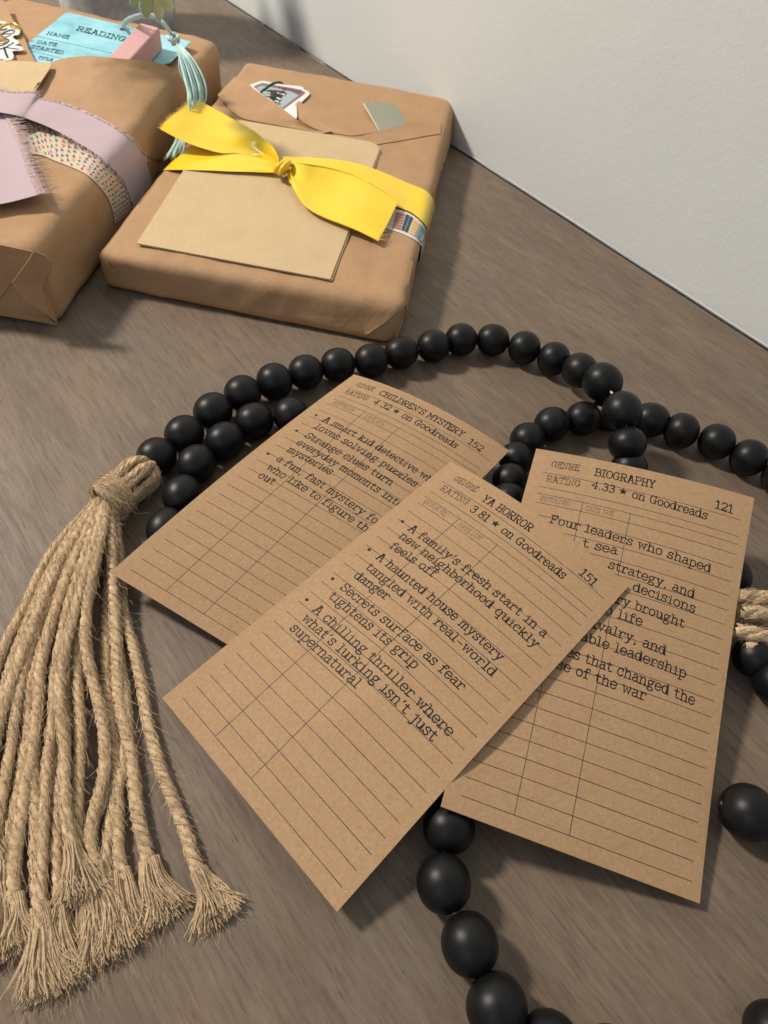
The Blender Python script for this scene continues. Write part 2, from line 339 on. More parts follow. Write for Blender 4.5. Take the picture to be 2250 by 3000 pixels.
g('0', .62, '~.31,1 .1,.85 .05,.5 .1,.15 .31,0 .52,.15 .57,.5 .52,.85 .31,1')
g('1', .50, '.04,.85 .24,1 .26,.98 .26,0', '.02,0 .5,0')
g('2', .62, '~.06,.72 .12,.94 .32,1 .52,.9 .54,.68 .4,.42 .05,.03', '.05,.02 .56,.02 .56,.16')
g('3', .62, '~.06,.85 .2,.99 .42,.97 .52,.78 .44,.6 .24,.54', '~.24,.54 .5,.46 .56,.24 .44,.03 .2,0 .04,.15')
g('4', .64, '.44,0 .44,1 .04,.3 .6,.3', '.3,0 .56,0')
g('5', .62, '.52,1 .12,1 .1,.55', '~.1,.55 .3,.64 .5,.54 .56,.3 .44,.05 .22,0 .05,.12')
g('8', .62, '~.31,.54 .12,.66 .12,.88 .31,1 .5,.88 .5,.66 .31,.54 .08,.4 .08,.12 .31,0 .54,.12 .54,.4 .31,.54')
g('.', .34, '.14,.03 .16,.05'); g(',', .34, '~.16,.06 .2,-.02 .1,-.18'); g("'", .30, '~.15,1 .18,.9 .1,.74')
g('-', .60, '.06,.36 .52,.36'); g(' ', .36)
def glyph_paths(ch):
    out = []
    for s in G[ch][1]:
        c = s[0] == '~'; P = np.array([[float(a) for a in q.split(',')] for q in s.strip('~').split()])
        if ch.islower() or ch in ",.": P[:, 1] = np.where(P[:, 1] < .7, P[:, 1]*1.11, P[:, 1])
        if c: P = cat_rom(P, (len(P)-1)*4+1)
        out.append(P)
    return out
def layout(txt, track=.07):
    x = 0; out = []
    for ch in txt:
        if ch == '*': out.append(('*', x+.36, None)); x += .86+track; continue
        for P in glyph_paths(ch): out.append((ch, P+[x, 0], P)); 
        x += G[ch][0]+track
    return out, x-track
class Ink:                                 # collects flat strokes in a (u, v) frame, then drops them on a surface
    def __init__(s): s.V = []; s.F = []; s.k = 0
    def strip(s, P, hw, jit=.12):
        P = np.asarray(P, float); d = np.diff(P, axis=0); L = np.linalg.norm(d, axis=1); P = P[np.r_[True, L > 1e-6]]
        if len(P) < 2: return
        T = np.gradient(P, axis=0); T /= np.linalg.norm(T, axis=1)[:, None]+1e-9
        d = np.diff(P, axis=0); d /= np.linalg.norm(d, axis=1)[:, None]
        nn = np.c_[-T[:, 1], T[:, 0]]; mit = np.ones(len(P))
        for i in range(1, len(P)-1):
            c = max(.45, abs(nn[i] @ [-d[i][1], d[i][0]])); mit[i] = 1/c
        hws = hw*mit*(1+jit*rng.standard_normal(len(P)).clip(-1.5, 1.5)); b = len(s.V); h = s.k*.0006; s.k = (s.k+1) % 24
        for i in range(len(P)):
            s.V.append((*(P[i]+nn[i]*hws[i]), h)); s.V.append((*(P[i]-nn[i]*hws[i]), h))
        for i in range(len(P)-1): s.F.append((b+2*i, b+2*i+1, b+2*i+3, b+2*i+2))
        for i, sg in ((0, -1), (len(P)-1, 1)):
            c = len(s.V)
            for a in (-45, 0, 45):
                a = math.radians(a); s.V.append((*(P[i]+sg*T[i]*hws[i]*math.cos(a)+nn[i]*hws[i]*math.sin(a)*1.0), h))
            l, r_ = b+2*i, b+2*i+1
            s.F.append((r_, c, c+1, c+2, l) if sg > 0 else (l, c+2, c+1, c, r_))
    def dot(s, u, v, r):
        b = len(s.V); s.V += [(u+r*math.cos(a), v+r*math.sin(a), .012) for a in np.linspace(0, 6.2832, 13)[:-1]]; s.F.append(tuple(range(b, b+12)))
    def star(s, u, v, r):
        b = len(s.V)
        for i in range(10):
            a = -math.pi/2+i*math.pi/5; q = r if i % 2 == 0 else r*.42; s.V.append((u+q*math.cos(a), v+q*math.sin(a), .012))
        c = len(s.V); s.V.append((u, v, .012))
        for i in range(10): s.F.append((b+i, b+(i+1) % 10, c))
    def text(s, txt, u0, v0, cap, u1=None, v1=None, wt=.066, track=.07, down=1, slant=0):
        lay, L = layout(txt, track); v1 = v0 if v1 is None else v1
        sx = cap if u1 is None else math.hypot(u1-u0, v1-v0)/L
        if u1 is None: u1 = u0+L*cap
        d = np.array([u1-u0, v1-v0]); d /= np.linalg.norm(d); e = np.array([d[1], -d[0]])*down
        jy = {}
        for ch, P, raw in lay:
            if ch == '*': q = np.array([u0, v0])+d*P*sx+e*.5*cap; s.star(q[0], q[1], cap*.5); continue
            P = P+[0, 0]; Q = np.array([u0, v0])+np.outer(P[:, 0]*sx+slant*P[:, 1]*cap, d)+np.outer(P[:, 1]*cap, e)
            s.strip(Q, wt*cap)
    def build(s, name, surf, m, parent, lift=.02):
        V = [surf(u, v, lift+h) for u, v, h in s.V]
        Fc = []
        for q in s.F:                      # make faces look up
            a, b, c = (np.asarray(V[i]) for i in q[:3]); Fc.append(q if np.cross(b-a, c-b)[2] > 0 else q[::-1])
        return mesh(name, V, Fc, m, parent, False)

# ------------------------------------------------------------------ library cards
CW, CH = 78., 135.
def card(pts, zs, bulge, label, texts, dots, seed):
    Q = [at(*p, z) for p, z in zip(pts, zs)]         # TL TR BR BL
    def surf(u, v, h=0):
        a, b = u/CW, v/CH; p = (Q[0]*(1-a)+Q[1]*a)*(1-b)+(Q[3]*(1-a)+Q[2]*a)*b
        du = (Q[1]-Q[0])*(1-b)+(Q[2]-Q[3])*b; dv = (Q[3]-Q[0])*(1-a)+(Q[2]-Q[1])*a
        n = np.cross(dv, du); n /= np.linalg.norm(n)
        if n[2] < 0: n = -n
        return p+n*h+np.array([0, 0, bulge(a, b)])
    nu, nv = 27, 46
    V = [surf(CW*i/(nu-1), CH*j/(nv-1)) for i in range(nu) for j in range(nv)]
    f = [q[::-1] for q in grid_faces(nu, nv)]
    a, b, c = (np.asarray(V[i]) for i in f[0][:3])
    if np.cross(b-a, c-b)[2] < 0: f = [q[::-1] for q in f]
    o = tag(solid(mesh('library_card', V, f, M_CARD), .38), label, 'card', 'library catalogue cards on the beads')
    rl = Ink()
    vs = [10.3, 16.9, 20.0, 24.0]+[24+5.315*i for i in range(1, 21)]
    for i, v in enumerate(vs): rl.strip([(4.6+(.15*math.sin(i*3)) + (74.9-4.6)*t, v) for t in np.linspace(0, 1, 40)], .105, .10)
    rl.strip([(20.6+.1*t, 20.0+(130.3-20.0)*t) for t in np.linspace(0, 1, 50)], .10, .1)
    rl.strip([(37.3+.1*t, 20.0+(130.3-20.0)*t) for t in np.linspace(0, 1, 50)], .10, .1)
    rl.build('ruled_lines', surf, M_RULE, o)
    it, fa, f2 = Ink(), Ink(), Ink()
    for tx in texts: it.text(*tx[:3], 3.2, tx[3], tx[4] if len(tx) > 4 else None, wt=.062)
    for u, v in dots: it.dot(u, v, .62)
    k0, k1, k2 = (5.8, 14.6, 16.4) if seed == 1 else (6.9, 16.8, 18.4)
    fa.text('GENRE', k0, 7.2, 2.6, k1, 6.8, wt=.07); fa.text('RATING', k0-.4, 14.1, 2.7, k2, 13.7, wt=.07)
    f2.text('RETURNED', 6.0, 22.9, 2.0, 16.6, 22.7, wt=.08); f2.text('DATE DUE', 22.2, 23.0, 1.9, 31.8, 22.8, wt=.08)
    it.build('typed_lettering', surf, M_INK, o, .04); fa.build('stamped_lettering', surf, M_FADE, o, .03); f2.build('faded_lettering', surf, M_FADE2, o, .03)
    return o, surf
bl = lambda B, p=1.5, c=0: (lambda a, b: B*4*a*(1-a)*(1-b)**p + c*4*b*(1-b))
cards = []
MB = np.linspace(0, 1, 41); MZ = np.interp(MB, [0, .08, .17, .26, .34, .43, .51, .6, .68, .8, .9, 1], [0, 0, 0, .5, 1.6, 2.8, 4.0, 5.4, 5.2, 3.4, 1.5, 0]); MZ = np.convolve(np.pad(MZ, 3, 'edge'), np.ones(7)/7, 'valid')
cards.append(card([(1037, 1097), (1492, 1320.5), (844.4, 1997), (322, 1677)], (17, 16, 3, 11.5), (lambda a, b: 4.2*4*a*(1-a)*(1-b)**1.3+4*b*(1-b)*(1.2+1.6*(1-a))),
  'ruled brown library card typed CHILDREN\'S MYSTERY 152, partly under the middle card',
  [("CHILDREN'S MYSTERY", 18, 7.4, 59.6, 7.9), ('152', 63.2, 9, 69.8, 9.2), ('4.32 * on Goodreads', 19.5, 13.6, 61.2, 14.8),
   ('A smart kid detective who', 10, 34.3, 66.5, 36.4), ('loves solving puzzles', 10, 39.6, 60.8, 41.9), ('Strange clues turn', 10.6, 46.1, 53.3, 47.2),
   ('everyday moments into', 10.6, 51.2, 62.7, 53.9), ('mysteries', 10.4, 56.4, 31.9, 56.8), ('a fun, fast mystery for', 10.4, 62.6, 62.3, 65.9),
   ('who like to figure this', 10.4, 68.3, 64, 71.1), ('out', 10.8, 73.4, 18, 73.4)], [(5.8, 32.8), (5.8, 44.9), (5.8, 61.6)], 1))
cards.append(card([(1571, 1314), (2210, 1459), (2050, 2647.5), (1292, 2362.6)], (23.5, 28, 3.2, 17.0), (lambda a, b: 1.8*4*a*(1-a)*(1-b)**2-4*b*(1-b)*(.3+2.6*a*a+3.4*(1-a)**2.5)),
  'ruled brown library card typed BIOGRAPHY 121, on the right',
  [('BIOGRAPHY', 22.4, 7.3, 43.7, 7.0), ('121', 65.2, 8.5, 71.5, 8.7), ('4.33 * on Goodreads', 22.3, 12.9, 63.2, 14),
   ('Four leaders who shaped', 11.2, 31.4, 67.4, 33.9), ('t sea', 23.6, 38, 35.6, 37.7), ('strategy, and', 33.6, 43.6, 63.4, 45.1), ('decisions', 42.9, 49.4, 64.4, 50.2),
   ('ry brought', 38.2, 55.6, 61.6, 56.7), ('to life', 33.4, 60.6, 47.9, 60.9), ('rivalry, and', 29.7, 66.8, 57.1, 68), ('able leadership', 29.6, 72.3, 64.7, 73.2),
   ('es that changed the', 26.1, 79, 68.7, 80.8), ('se of the war', 23.9, 84.1, 53.1, 84.9)], [(6.2, 31)], 2))
cards.append(card([(1321, 1352), (1842, 1717), (987, 2672), (475, 2045)], (18.4, 20.6, 7, 3.2), (lambda a, b: 3.6*4*a*(1-a)*(1-b)**1.2+1.2*b*(1-b)+min(1, a/.55)**1.3*float(np.interp(b, MB, MZ))),
  'ruled brown library card typed YA HORROR 151, topmost in the middle of the fan',
  [('YA HORROR', 20.8, 8.4, 41.8, 7.9), ('151', 63.6, 9.2, 69.8, 9.6), ('3.81 * on Goodreads', 20.8, 14.9, 61.1, 14.9),
   ("A family's fresh start in a", 10.5, 36, 69.5, 36.5), ('new neighborhood quickly', 10.4, 40.6, 69.8, 41.6), ('feels off', 11, 46.1, 30.5, 45.4), ('A haunted house mystery', 10.9, 52.6, 64.9, 53.7),
   ('tangled with real-world', 11.2, 58.1, 66.5, 59.4), ('danger', 11, 63.4, 25.5, 62.8), ('Secrets surface as fear', 11, 69.8, 62.9, 70), ('tightens its grip', 10.5, 74.8, 48.7, 75.2),
   ('A chilling thriller where', 10.6, 81.9, 69.4, 83), ("what's lurking isn't just", 10.5, 86.7, 67.1, 87.4), ('supernatural', 10.3, 91.7, 40.6, 91.8)],
  [(6.7, 34.4), (6.8, 51.4), (6.4, 68.6), (6.2, 80.3)], 3))

# ------------------------------------------------------------------ bead garland
gar = empty('bead_garland', at(1300, 1500, 0))
tag(gar, 'long garland of matt black wooden beads with jute tassels looping under the cards', 'bead garland')
def bead_mesh():
    R0, H = 1., .97; prof = [(.13, -.50), (.15, -.80), (.20, -.955)]
    for a in np.linspace(-78, 78, 25):
        a = math.radians(a); prof.append((math.cos(a)**.92, math.sin(a)*H))
    prof += [(.20, .955), (.15, .80), (.13, .50)]; K = 36
    V = [(r*math.cos(2*math.pi*j/K), r*math.sin(2*math.pi*j/K), z) for r, z in prof for j in range(K)]
    return V, grid_faces(len(prof), K, 0, True)
bv, bf = bead_mesh(); me_b = bpy.data.meshes.new('bead'); me_b.from_pydata(bv, [], bf); me_b.polygons.foreach_set('use_smooth', [True]*len(bf)); me_b.materials.append(M_BEAD)
def place(px, py, w_, z=None):
    v = ray(px, py)
    if z is None: t = HC/(w_/(2*F)-v[2]); p = v*t+[0, 0, HC]; return p, w_*t/2/F
    t = (z-HC)/v[2]; return v*t+[0, 0, HC], w_*t/2/F
CHAINS = {
 'A': [(459, 1337, 111), (540, 1272, 111), (624, 1205, 110), (711, 1153, 109), (804, 1118, 110), (896, 1090, 101), (990, 1069, 100), (1088, 1056, 98), (1176, 1033, 96),
       (1270, 1014, 95), (1351, 995, 95), (1444, 996, 94), (1536, 1019, 97), (1622, 1051, 99), (1698, 1085, 102, 10.5), (1765, 1120, 113, 20), (1823, 1204, 114, 23), (1838, 1301, 110, 17), (1842, 1372, 108, 10), (1850, 1450, 110)],
 'B': [(1782, 1215, 99), (1906, 1230, 101), (1996, 1262, 105), (2099, 1294, 108), (2194, 1341, 108), (2290, 1400, 109), (2370, 1480, 110)],
 'C': [(1708, 1226, 100), (1617, 1243, 102), (1545, 1288, 103), (1512, 1345, 103), (1494, 1407, 106), (1489, 1466, 108), (1484, 1540, 110)],
 'D': [(950, 1222, 105), (853, 1216, 107), (745, 1233, 107), (659, 1291, 109), (576, 1359, 109), (535, 1450, 111), (487, 1548, 112)],
 'E': [(1330, 2290, 148), (1315, 2424, 155), (1299.5, 2587, 164), (1376, 2765, 170), (1455, 2950, 184), (1612, 3060, 176), (1790, 3110, 180)],
 'R': [(2190, 2379, 163), (2345, 2440, 160)],
 'Q': [(2269, 3032, 178), (2400, 3000, 178)],
 'T': [(2140, 1690, 117), (2277, 2000, 134), (2210, 1925, 124)]}
cord = []
for k, L in CHAINS.items():
    PR = [place(*q) for q in L]; P = np.array([p for p, r in PR])
    for i, (p, r) in enumerate(PR):
        d = P[min(i+1, len(P)-1)]-P[max(i-1, 0)]; d /= np.linalg.norm(d)
        gaps = [np.linalg.norm(P[j]-p) for j in (i-1, i+1) if 0 <= j < len(P)]
        if k == 'T': d = rng.standard_normal(3)
        if k in 'A' and i == 15: d = np.array([.8, -.5, -.35])
        q = Vector(d).to_track_quat('Z', 'Y'); o = bpy.data.objects.new('bead', me_b); C.objects.link(o)
        o.matrix_world = Matrix.Translation(Vector(p)*S) @ q.to_matrix().to_4x4() @ Matrix.Rotation(random.uniform(0, 6), 4, 'Z') @ Matrix.Diagonal((r*S*random.uniform(.975, 1.01), r*S*random.uniform(.985, 1.015), r*S*min(1.06 if len(L[i]) > 3 else 1.2, max(.95, (np.mean(gaps)/2/r/.958 if k != 'T' else 1))), 1))
        under(o, gar)
    if k != 'T':
        V, f = tube(P, .55, 6, n=len(P)*8); under(mesh('cord', V, f, M_CORD), gar)

# jute strands ---------------------------------------------------------------
def strand_geo(P3, R_=1.95, tw=.62, n=None, fray=None, hairs=110, plies=3, pr=.60):
    """P3: 3D path (mm). returns V,F quads: twisted plies, loose hairs, and a frayed end towards point `fray`"""
    L = np.sum(np.linalg.norm(np.diff(P3, axis=0), axis=1)); n = n or int(L/1.1)+8; P = cat_rom(P3, n)
    T = np.gradient(P, axis=0); T /= np.linalg.norm(T, axis=1)[:, None]; s = np.r_[0, np.cumsum(np.linalg.norm(np.diff(P, axis=0), axis=1))]
    A = np.cross(T, [0, 0, 1.]); A /= np.linalg.norm(A, axis=1)[:, None]+1e-9; B = np.cross(A, T)
    parts = []; ph0 = random.uniform(0, 6)
    def off(ph, r): return A*np.cos(ph)[:, None]*np.asarray(r)[..., None]+B*np.sin(ph)[:, None]*np.asarray(r)[..., None]
    for k in range(plies):
        ph = ph0+s*tw+k*2*math.pi/plies+.5*noise.noise(Vector((ph0, k, .3)))+.4*np.sin(s*.09+ph0); rad = R_*(.42+.07*np.array([noise.noise(Vector((x*.12, k*5., ph0))) for x in s]))
        if fray is not None: rad = rad*(1+.5*np.clip((s-s[-1]+7)/7, 0, 1))
        Q = P+off(ph, rad); tp_ = 1 if fray is None else 1-.6*np.clip((s-s[-1]+3)/3, 0, 1)
        rr = R_*pr*tp_*(1+.10*np.array([noise.noise(Vector((x*.5, k*9., ph0))) for x in s]))
        v, f = tube(Q, list(rr), 9, caps=False); v = np.array(v).reshape(n, 9, 3); c = Q[:, None]
        # fibrous relief running along the ply
        for i in range(n):
            for j in range(9):
                v[i, j] = c[i, 0]+(v[i, j]-c[i, 0])*(1+.20*noise.noise(Vector((s[i]*.9+j*1.7, j*2.3+k, ph0)))+.10*math.sin(j*2.1+s[i]*1.3))
        parts.append((v.reshape(-1, 3), f))
    # surface fibres lying in the lay of the rope
    K = 8; m = int(L*3.0); st = rng.uniform(0, max(s[-1]-7, 1), m); FP = np.zeros((m, K, 3))
    ln = rng.uniform(3, 9, m); tl = rng.uniform(-.1, 1.5, m); p0 = rng.uniform(0, 6.28, m); rr = R_*rng.uniform(.98, 1.12, m)
    for j in range(K):
        x = np.clip(st+ln*j/(K-1), 0, s[-1]); ph = p0+x*tw*tl
        c = np.stack([np.interp(x, s, P[:, i]) for i in range(3)], 1); a = np.stack([np.interp(x, s, A[:, i]) for i in range(3)], 1); b = np.stack([np.interp(x, s, B[:, i]) for i in range(3)], 1)
        FP[:, j] = c+(a*np.cos(ph)[:, None]+b*np.sin(ph)[:, None])*(rr*(1-.1*np.cos(3*(ph-x*tw-ph0))))[:, None]
    parts.append(fibres(FP, rng.uniform(.07, .17, m)))
    # stray hairs
    m = int(hairs*L/55); K = 7; st = rng.uniform(0, s[-1], m); ph = rng.uniform(0, 6.28, m); FP = np.zeros((m, K, 3)); ln = rng.uniform(1.5, 6, m)*rng.choice([1, 1, 1, 1.8], m)
    fwd = rng.uniform(.2, 1., m); crl = rng.standard_normal((m, 3))*.6; lift = rng.uniform(.15, .75, m)
    for j in range(K):
        u = j/(K-1); x = np.clip(st+ln*u*fwd, 0, s[-1])
        c = np.stack([np.interp(x, s, P[:, i]) for i in range(3)], 1); a = np.stack([np.interp(x, s, A[:, i]) for i in range(3)], 1); b = np.stack([np.interp(x, s, B[:, i]) for i in range(3)], 1)
        FP[:, j] = c+(a*np.cos(ph)[:, None]+b*np.sin(ph)[:, None])*(R_*.9+ln*u*lift*.6)[:, None]+crl*(u**2*ln*.35)[:, None]
    FP[..., 2] = np.maximum(FP[..., 2], .12); parts.append(fibres(FP, rng.uniform(.045, .095, m)))
    if fray is not None:
        E = P[-1]; D = np.asarray(fray)-E; Lf = np.linalg.norm(D); D /= Lf; Sd = np.cross(D, [0, 0, 1.]); Sd /= np.linalg.norm(Sd); Up = np.cross(Sd, D)
        m = 640; K = 12; nc = 9; cl = rng.integers(0, nc, m); cc = (np.linspace(-1, 1, nc)+rng.uniform(-.16, .16, nc))[cl]; tip = (1+rng.uniform(-.20, .08, nc))[cl]
        cy = rng.uniform(-.8, .8, nc)[cl]; w1 = rng.uniform(0, 6.28, nc)[cl]; w2 = rng.uniform(2.5, 5.5, nc)[cl]; am = rng.uniform(.3, 1.0, nc)[cl]; jx = rng.standard_normal(m); jy = rng.standard_normal(m); fl = rng.standard_normal(m)
        FP = np.zeros((m, K, 3)); ln = Lf*tip*rng.uniform(.82, 1.03, m); wdt = R_*1.75+Lf*.10; s0 = 3.5
        for j in range(K):
            u = j/(K-1); g_ = min(1, u*1.6)
            x = cc*(R_*.75+(wdt-R_*.75)*u**1.1)+jx*(.50-.12*math.sin(math.pi*g_)+.45*u*u)+np.sin(u*w2+w1)*am*g_+fl*u**3*1.7+.25*np.sin(u*9+jx*5)*u
            y = cy*R_*(.8+.15*u)+jy*(.42+.25*u)+np.cos(u*w2*.8+w1)*am*.6*g_
            FP[:, j] = E-D*s0+D*((ln+s0)*u)[:, None]+Sd*x[:, None]+Up*y[:, None]
        FP[..., 2] = np.maximum(FP[..., 2], .15+rng.uniform(0, .8, m)[:, None]); parts.append(fibres(FP, rng.uniform(.15, .38, m)))
        m = 46; FP = np.zeros((m, K, 3)); x0 = rng.uniform(-1, 1, m)*wdt; dv = rng.standard_normal((m, 3))*[1, 1, .5]
        for j in range(K):
            u = j/(K-1); FP[:, j] = E+D*(Lf*.6+u*Lf*.5*rng.uniform(.9, 1.1))+Sd*(x0*(.6+.5*u))[:, None]+dv*(u*u*3.2)
        FP[..., 2] = np.maximum(FP[..., 2], .12); parts.append(fibres(FP, rng.uniform(.03, .06, m)))
    return join(parts)
def strand(px, fray, parent, **k):
    P = np.array([at(*q) for q in px])
    if fray is not None: P = np.vstack([P, P[-1]*.68+at(*fray)*.32])
    V, f = strand_geo(P, fray=None if fray is None else at(*fray), **k)
    o = nmesh('strand', V, np.array(f), M_JUTE); o.parent = parent; return o
# head of the left tassel: a knob of doubled strands bound by twine
Hc = at(403, 1399, 8.5); Bc = at(318, 1466, 8.6); ax = Bc-Hc; Lh = np.linalg.norm(ax); ax /= Lh; s1 = np.cross(ax, [0, 0, 1.]); s1 /= np.linalg.norm(s1); s2 = np.cross(s1, ax)
parts = []
for k in range(24):
    a = 2*math.pi*k/24+.1*random.random(); tt = .5*random.uniform(-1, 1); P = []; r0 = 6.6 if k % 3 else 5.2
    for u in np.linspace(0, 1, 16):
        al = a+tt*u
        if u < .6: th = u/.6*math.pi*.62; r = r0*math.sin(th)**.85; x = -r0*1.05*math.cos(th)
        else: w_ = (u-.6)/.4; r = r0*math.sin(math.pi*.62)**.85*(1-.10*w_); x = -r0*1.05*math.cos(math.pi*.62)+w_*(Lh+1-2.6)
        P.append(Hc+ax*x+(s1*math.cos(al)+s2*math.sin(al))*r)
    parts.append(strand_geo(np.array(P), R_=1.5, tw=.7, hairs=70))
V, f = join(parts); tas = nmesh('tassel', V, np.array(f), M_JUTE); under(tas, gar); tag(tas, 'bulky jute tassel with frayed ends on the left')
parts = []
for k in range(15):
    cx = Lh*.62+k*.52; rr = 7.2+.25*math.sin(k*2.1)+random.uniform(-.2, .2); tl = random.uniform(-.22, .22)
    P = [Hc+ax*(cx+tl*rr*math.sin(a))+(s1*math.cos(a)+s2*math.sin(a))*rr-np.array([.0, .0, .0]) for a in np.linspace(0, 6.4, 34)]
    parts.append(strand_geo(np.array(P), R_=.52, tw=1.9, hairs=160, n=60))
V, f = join(parts); o = nmesh('binding', V, np.array(f), M_JUTE); o.parent = tas
LS = [
 ([(335, 1495, 9), (352, 1650, 5), (362, 1793, 3.5), (390, 1900, 2.8), (412, 1990, 2.4), (432, 2110, 2.2), (466, 2239, 2.2), (505, 2340, 2.2), (542, 2434, 2.2), (572, 2530, 2.2)], (648, 2700, 1.5)),
 ([(322, 1500, 11), (330, 1650, 8), (338, 1803, 6), (343, 1950, 4), (350, 2054, 3), (383, 2217, 2.3), (403, 2380, 2.3), (428, 2490, 2.3)], (478, 2700, 1.5)),
 ([(308, 1500, 13), (285, 1620, 12), (258, 1740, 10), (250, 1870, 8), (270, 1990, 6), (293, 2080, 5.5), (307, 2180, 5), (303, 2280, 4.5), (272, 2400, 4), (266, 2480, 4)], (330, 2770, 2)),
 ([(292, 1500, 14), (262, 1640, 12), (222, 1780, 10), (192, 1900, 9), (175, 2000, 8), (178, 2100, 8), (190, 2200, 7), (190, 2330, 7), (205, 2450, 6.5)], (245, 2640, 5)),
 ([(278, 1500, 12), (240, 1650, 10), (200, 1780, 8), (165, 1950, 6), (155, 2100, 5), (138, 2250, 4), (130, 2400, 4), (122, 2550, 4), (120, 2690, 3)], (140, 2925, 1.5)),
 ([(265, 1500, 12), (215, 1650, 9), (165, 1780, 7), (120, 1950, 6), (112, 2054, 5), (95, 2200, 4), (70, 2340, 4), (50, 2470, 4), (40, 2600, 3)], (55, 2800, 1.5)),
 ([(250, 1490, 10), (190, 1640, 7), (130, 1790, 6), (75, 1950, 5), (52, 2054, 5), (30, 2200, 4), (12, 2300, 4), (-10, 2440, 3)], (-30, 2700, 1.5)),
 ([(240, 1490, 8), (165, 1640, 5), (100, 1780, 4), (40, 1930, 4), (5, 2050, 4), (-30, 2200, 3), (-60, 2400, 3)], (-80, 2620, 1.5)),
 ([(235, 1480, 6), (150, 1620, 3), (80, 1760, 3), (10, 1900, 3), (-40, 2050, 3), (-90, 2250, 3)], (-120, 2450, 1.5)),
 ([(318, 1520, 7), (322, 1700, 4), (312, 1850, 3), (312, 2000, 2.2), (330, 2150, 2.2), (342, 2300, 2.2), (345, 2430, 2.2), (350, 2520, 2.2)], (400, 2735, 1.5)),
 ([(300, 1520, 9), (275, 1700, 7), (235, 1850, 6), (228, 2000, 5), (236, 2150, 4.5), (230, 2300, 4), (228, 2450, 4), (240, 2560, 3)], (275, 2830, 1.5)),
 ([(285, 1520, 8), (250, 1700, 5), (210, 1850, 4), (195, 2000, 3), (195, 2150, 2.2), (175, 2300, 2.2), (168, 2450, 2.2), (172, 2620, 2.2)], (200, 2880, 1.5)),
 ([(270, 1520, 6), (215, 1700, 3), (150, 1850, 2.5), (110, 2000, 2.2), (80, 2150, 2.2), (60, 2300, 2.2), (30, 2450, 2.2), (18, 2600, 2.2)], (20, 2800, 1.5)),
 ([(340, 1510, 5), (338, 1660, 3), (335, 1810, 2.2), (352, 1950, 2.2), (372, 2100, 2.2), (362, 2230, 2.2), (330, 2380, 2.2), (310, 2520, 2.2)], (330, 2790, 1.5)),
 ([(262, 1500, 10), (200, 1660, 7), (150, 1820, 5), (95, 1980, 4), (85, 2120, 3), (100, 2280, 3), (105, 2430, 3), (110, 2600, 3)], (165, 2900, 1.5)),
 ([(255, 1500, 11), (180, 1640, 8), (110, 1800, 7), (45, 1970, 6), (-5, 2120, 6), (-40, 2300, 5)], (-60, 2560, 3)),
]
for p, e in LS:
    x = (p[0][0]-288)/55
    p = [(318+x*22, 1464+x*12, 6.5+.55*(p[0][2]-8)), (300+x*38, 1492+x*4, .5*(8+p[0][2]))]+p[1:]
    strand(p, e, tas, R_=random.uniform(1.5, 1.9), tw=random.uniform(.42, .72))
# right tassel, only its thick strands in view
parts = strand_geo(np.array([at(2170, 1790, 17), at(2300, 1800, 16), at(2500, 1810, 14)]), R_=2.4, tw=.25, hairs=200)
tas2 = nmesh('tassel', parts[0], np.array(parts[1]), M_JUTE); under(tas2, gar); tag(tas2, 'jute tassel end at the right edge, partly under the biography card')
for q in ([(2150, 1745, 16), (2280, 1750, 16), (2450, 1730, 15)], [(2150, 1845, 14.5), (2280, 1870, 14), (2450, 1900, 12)], [(2180, 1885, 12), (2290, 1912, 11), (2450, 1960, 9)], [(2180, 1800, 11), (2290, 1820, 11), (2450, 1830, 9)]):
    strand(q, None, tas2, R_=2.5, tw=.28, hairs=200)

